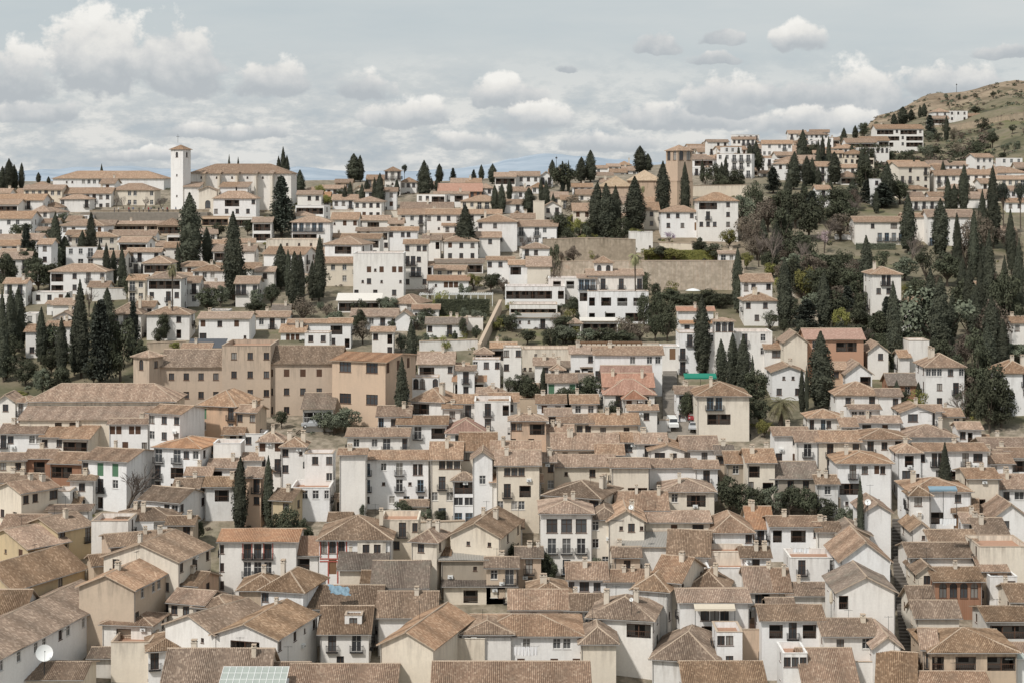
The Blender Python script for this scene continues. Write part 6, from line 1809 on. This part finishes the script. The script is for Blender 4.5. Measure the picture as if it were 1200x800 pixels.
def laundry(x0,x1,y,D,label,n_=5,hm=1.2):
    a=pt(x0,y,D); b_=pt(x1,y,D); o=empty('laundry',(a+b_)/2-Vector((0,0,hm))); w=b_.x-a.x; l=MB(); l.tube((-w/2-.2,0,hm),(w/2+.2,0,hm),.012,.012,4)
    for s in (-1,1): l.tube((s*(w/2+.2),0,hm),(s*(w/2+.2),.75,hm+.03),.02,.02,4)
    link('line',l.mesh('laundry_line',M['iron']),o); rng=random.Random(int(x0))
    for k in range(n_):
        c=MB(); u0=-w/2+w*k/n_+.04; u1=-w/2+w*(k+1)/n_-.04; dz=rng.uniform(.7,1.0)*hm; K=6
        for i in range(K):
            f0=i/K; f1=(i+1)/K; q_=lambda f,z:(u0+(u1-u0)*f,.06*math.sin(f*9+k)*(1 if z<hm-.1 else .2),z)
            c.face([q_(f0,hm-dz),q_(f1,hm-dz),q_(f1,hm),q_(f0,hm)])
        link('sheet',c.mesh('hanging_sheet',M['cloth']),o)
    tag(o,'laundry','laundry',(x0+x1)/2,y+4,label,cls='laundry')
laundry(602,630,757,248.2,'row of white sheets drying on a line below green-shuttered windows',6,1.5)
laundry(1101,1121,607,268.0,'white laundry hanging on a small terrace right of the dark alley',5,1.1)
laundry(929,948,642,268.5,'white cloth drying on a terrace below the grey-green shrubs',3,.8)
tp_=MB(); 
for i in range(8):
    for j in range(5):
        f=lambda i,j:(-1.6+3.2*i/8+.15*math.sin(j*2.1),2.4*j/5,.1+.8*j/5+.10*math.sin(i*1.9+j))
        tp_.face([f(i,j),f(i+1,j),f(i+1,j+1),f(i,j+1)])
to=link('tarpaulin',tp_.mesh('tarpaulin',M['awn_b'])); Dt=264.5; to.location=pt(399,697,Dt); to.rotation_euler=(0,R(12),R(18)); tag(to,'tarpaulin','blue tarpaulin',399,689,'crumpled blue tarpaulin lying on a brown roof below the arched house',cls='tarpaulin')
def skylight(x0,x1,yt,yb,D,label,name='glass_roof',pyr=False):
    c=pt((x0+x1)/2,yb,D); w=(x1-x0)*D/F; o=empty(name,c); g=MB(); f=MB(); dp=w if pyr else 4.5; r=max(.6,(yb-yt)*D/F-dp*(yb-YH)/F*.5)
    if pyr:
        A=[(-w/2,0,0),(w/2,0,0),(w/2,dp,0),(-w/2,dp,0)]; T=(0,dp/2,r)
        for i in range(4):
            a=Vector(A[i]); b_=Vector(A[(i+1)%4]); g.face([a,b_,T]); 
            for k in range(5): f.tube(a+(b_-a)*k/4,T,.035,.025,4)
            f.tube(a,b_,.06,.06,4)
        f.box((-w/2+.3,.3,-4),(w/2-.3,dp-.3,-.06))
    else:
        g.face([(-w/2,0,0),(w/2,0,0),(w/2,dp,r),(-w/2,dp,r)])
        for k in range(11): u=-w/2+w*k/10; f.tube((u,0,.02),(u,dp,r+.02),.05,.05,4)
        for k in range(4): f.tube((-w/2,dp*k/3,.02+r*k/3),(w/2,dp*k/3,.02+r*k/3),.05,.05,4)
        f.box((-w/2,0.1,-4),(w/2,dp-.1,-.25))
    link('glazing',g.mesh('skylight_glazing',M['greenglass']),o); link('frame',f.mesh('skylight_frame',M['steel']),o); tag(o,'skylight','glazed roof',(x0+x1)/2,(yt+yb)/2,label,cls='skylight')
M['greenglass']=plain('pale_green_glazing',(0.36,0.39,0.35),0.25,0.3,.8,.5)
skylight(256,334,786,803,234,'large white-framed glazed roof at the bottom edge left of centre')
skylight(1178,1206,757,772,250,'white-framed glass pyramid skylight on a roof at the right edge',pyr=True)
# green matting on the flat terrace, bottom right
def mat_sheet(x0,x1,y0,y1,D,label):
    a=pt(x0,y1,D); w=(x1-x0)*D/F; d=3.0; m=MB(); n_=6
    for i in range(n_):
        for j in range(4):
            g=lambda i,j:(w*i/n_,d*j/4,.02*math.sin(i*2.3+j*1.7)); m.face([g(i,j),g(i+1,j),g(i+1,j+1),g(i,j+1)])
    o=link('green_mat',m.mesh('green_mat',plain('green_matting',(0.06,0.115,0.055),0.95,.4))); o.location=a; tag(o,'mat','green mat',(x0+x1)/2,(y0+y1)/2,label,cls='mat')
# MATCALL
hd=HI['977_775']; mm=MB()
for i in range(8):
    for j in range(5):
        g=lambda i,j:(-2.4+4.8*i/8,3.0+3.8*j/5,.05+.03*math.sin(i*2.3+j*1.7)); mm.face([g(i,j),g(i+1,j),g(i+1,j+1),g(i,j+1)])
mo=link('green_mat',mm.mesh('green_mat',plain('green_matting',(0.06,0.115,0.055),0.95,.4))); mo.location=hd['loc']+Vector((0,0,hd['h']-.84)); tag(mo,'mat','green mat',1000,788,'dark green matting laid on the white flat roof terrace at the bottom right',cls='mat')
# antennas
def antenna(x,yt,D,h,label):
    o=empty('roof_antenna',pt(x,yt,D)-Vector((0,0,h))); m=MB(); m.tube((0,0,-1.5),(0,0,h),.03,.025,5); link('mast',m.mesh('antenna_mast',M['iron']),o); r=MB(); r.tube((-.7,0,h-.2),(.7,0,h-.2),.02,.02,4)
    for k in range(7): xx=-.65+1.3*k/6; r.tube((xx,-.35,h-.2),(xx,.35,h-.2),.014,.014,4)
    link('rods',r.mesh('antenna_rods',M['iron']),o); tag(o,'antenna','television antenna',x,yt,label,'roof antennas',cls='antenna')
def mast(x,yt,yb,D,label,r=.12):
    o=empty('mast',pt(x,yb,D)); m=MB(); h=(yb-yt)*D/F; m.tube((0,0,-3),(0,0,h),r,r*.6,6); link('pole',m.mesh('mast_pole',M['iron']),o); t=MB(); t.box((-.4,-.1,h-1.0),(.4,.1,h-.5)); link('head',t.mesh('mast_head',M['iron']),o); tag(o,'mast','mast',x,yt,label,cls='mast')
mast(1121,98,112,1085,'thin mast standing on the bare hilltop',.16)
mast(652,183,200,690,'thin mast among the cypresses on the middle skyline')
cr=MB(); cr.tube((0,0,-.5),(0,0,2.2),.05,.04,5); cr.box((-.5,-.04,1.4),(.5,.04,1.5)); cro=link('iron_cross',cr.mesh('iron_cross',M['iron'])); cro.location=pt(208.5,165.6,559.5); tag(cro,'cross','cross',208.5,162,'thin iron cross on top of the white bell tower',cls='cross')

# ------------------------------------------------------------------ the smallest houses, past the first three hundred, as one object
def merge_roots(roots,name,label):
    import numpy as np
    bpy.context.view_layer.update()
    V=[];L=[];LS=[];LT=[];MI=[];UV=[];TN_=[];mats=[];nv=0;nl=0; rng=random.Random(4); kill=[]
    def desc(o):
        for c in o.children: yield c; yield from desc(c)
    for r in roots:
        for o in desc(r):
            kill.append(o)
            if o.type!='MESH': continue
            me=o.data; n=len(me.vertices); mw=np.array(o.matrix_world); co_=np.empty(n*3,np.float32); me.vertices.foreach_get('co',co_); co_=co_.reshape(-1,3)@mw[:3,:3].T+mw[:3,3]
            V.append(co_); k=len(me.loops); li=np.empty(k,np.int32); me.loops.foreach_get('vertex_index',li); L.append(li+nv)
            p=len(me.polygons); ls=np.empty(p,np.int32); lt=np.empty(p,np.int32); mi=np.empty(p,np.int32)
            me.polygons.foreach_get('loop_start',ls); me.polygons.foreach_get('loop_total',lt); me.polygons.foreach_get('material_index',mi); LS.append(ls+nl); LT.append(lt)
            mp=[]
            for m_ in me.materials:
                if m_ not in mats: mats.append(m_)
                mp.append(mats.index(m_))
            MI.append(np.array(mp,np.int32)[np.minimum(mi,len(mp)-1)])
            uv=np.zeros(k*2,np.float32)
            if me.uv_layers: me.uv_layers[0].data.foreach_get('uv',uv)
            UV.append(uv); TN_.append(np.full(n,rng.random(),np.float32)); nv+=n; nl+=k
    me=bpy.data.meshes.new(name); cat_=np.concatenate
    me.vertices.add(nv); me.vertices.foreach_set('co',cat_(V).astype(np.float32).ravel()); me.loops.add(nl); me.loops.foreach_set('vertex_index',cat_(L))
    P=cat_(LS); me.polygons.add(len(P)); me.polygons.foreach_set('loop_start',P); 
    for m_ in mats: me.materials.append(m_)
    me.polygons.foreach_set('material_index',cat_(MI)); u=me.uv_layers.new(name='UVMap'); u.data.foreach_set('uv',cat_(UV))
    t=me.attributes.new('tone','FLOAT','POINT'); t.data.foreach_set('value',cat_(TN_))
    me.update(calc_edges=True); me.validate()
    bpy.data.batch_remove(kill+list(roots))
    o=link(name,me); o['kind']='stuff'; o['label']=label; o['category']='houses'; return o
merge_roots(MROOTS,'small_houses','the many smaller white and cream tile-roofed houses crowded up the hillside and behind others')
# ------------------------------------------------------------------ labels that single each thing out
LMK=[("white bell tower",208,205),("long church nave",285,210),("long skyline convent hall",125,205),("brick church tower",800,205),("small skyline tower house",460,208),("red-roofed brick house",540,221),("lone round cypress",545,272),("hilltop apartment block",1055,152),("white villa with wings",840,252),("stone retaining wall",790,322),("long white villa",1072,272),("deep-balconied villa",722,345),("terracotta house",978,402),("stepped lane",785,455),("green awning",820,441),("red-tiered house",737,456),("apricot square block",430,446),("tan institutional building",290,440),("stubby square tower",171,430),("blue-windowed white house",465,562),("pointed stair tower",565,565),("red-trimmed arched house",397,650),("pillared white house",663,626),("cream gabled house",556,632),("tall blank gable",477,765),("brick arcade",1123,690),("dark alley",1058,650),("stocky fan palm",915,472),("satellite dish",52,765),("laundry line",616,763),("blue tarpaulin",399,689),("green awning pair",2000,2000),("long dark-roofed church",119,468),("silver parked car",366,503),("tall thin palm",745,335),("pink blossom tree",966,279),("cypress pair",292,580),("white bare block",443,320),("cedar beside the nave",330,242),("large white gabled house",1018,700),("corner-balcony house",91,326),("single cypress by the alley",1107,540),("peach house",620,508),("white pergola",534,347),("glazed-gallery house",364,268),("stone house with white-edged windows",931,562),("long canvas awning",838,711),("bare hilltop mast",1121,105),("small far brick tower",913,175),("palm on the left slope",202,350),("orange-roofed white house",207,540),("long bottom green-shuttered house",617,750),("white blossom-free bank",2000,2000)]
ORD=['nearest','second nearest','third nearest','fourth nearest','fifth nearest','sixth nearest','seventh nearest','eighth nearest','ninth nearest','tenth nearest','eleventh nearest','twelfth nearest','thirteenth nearest','fourteenth nearest','fifteenth nearest','sixteenth nearest','seventeenth nearest','eighteenth nearest','nineteenth nearest','twentieth nearest']
buckets={}
for t in THINGS:
    if t['label'] or t['cls']=='person': continue
    c=sorted((math.hypot(t['px']-x,(t['py']-y)*1.2),nm,x,y) for nm,x,y in LMK)
    k=0
    while k<len(c)-1 and c[k][0]<9: k+=1
    dist,nm,x,y=c[k]; dx=t['px']-x; dy=(t['py']-y)*1.2
    dr=('right of' if dx>0 else 'left of') if abs(dx)>=abs(dy) else ('below' if dy>0 else 'above')
    buckets.setdefault((t['cls'],nm,dr),[]).append((dist,t))
for (cls,nm,dr),lst in buckets.items():
    lst.sort(key=lambda e:e[0])
    for k,(dist,t) in enumerate(lst):
        o_=ORD[k] if k<len(ORD) else f'{k+1}th nearest'
        t['label']=f"{t['phrase']}, {o_+' ' if len(lst)>1 else 'the only '}{cls} {dr} the {nm}" if len(lst)>1 else f"{t['phrase']} {dr} the {nm}"
for t in THINGS:
    if t['label'] is None: t['label']='small standing figure among the visitors on the church square lookout'
    t['o']['label']=t['label']
print('THINGS',len(THINGS),'OBJECTS',len(bpy.data.objects))
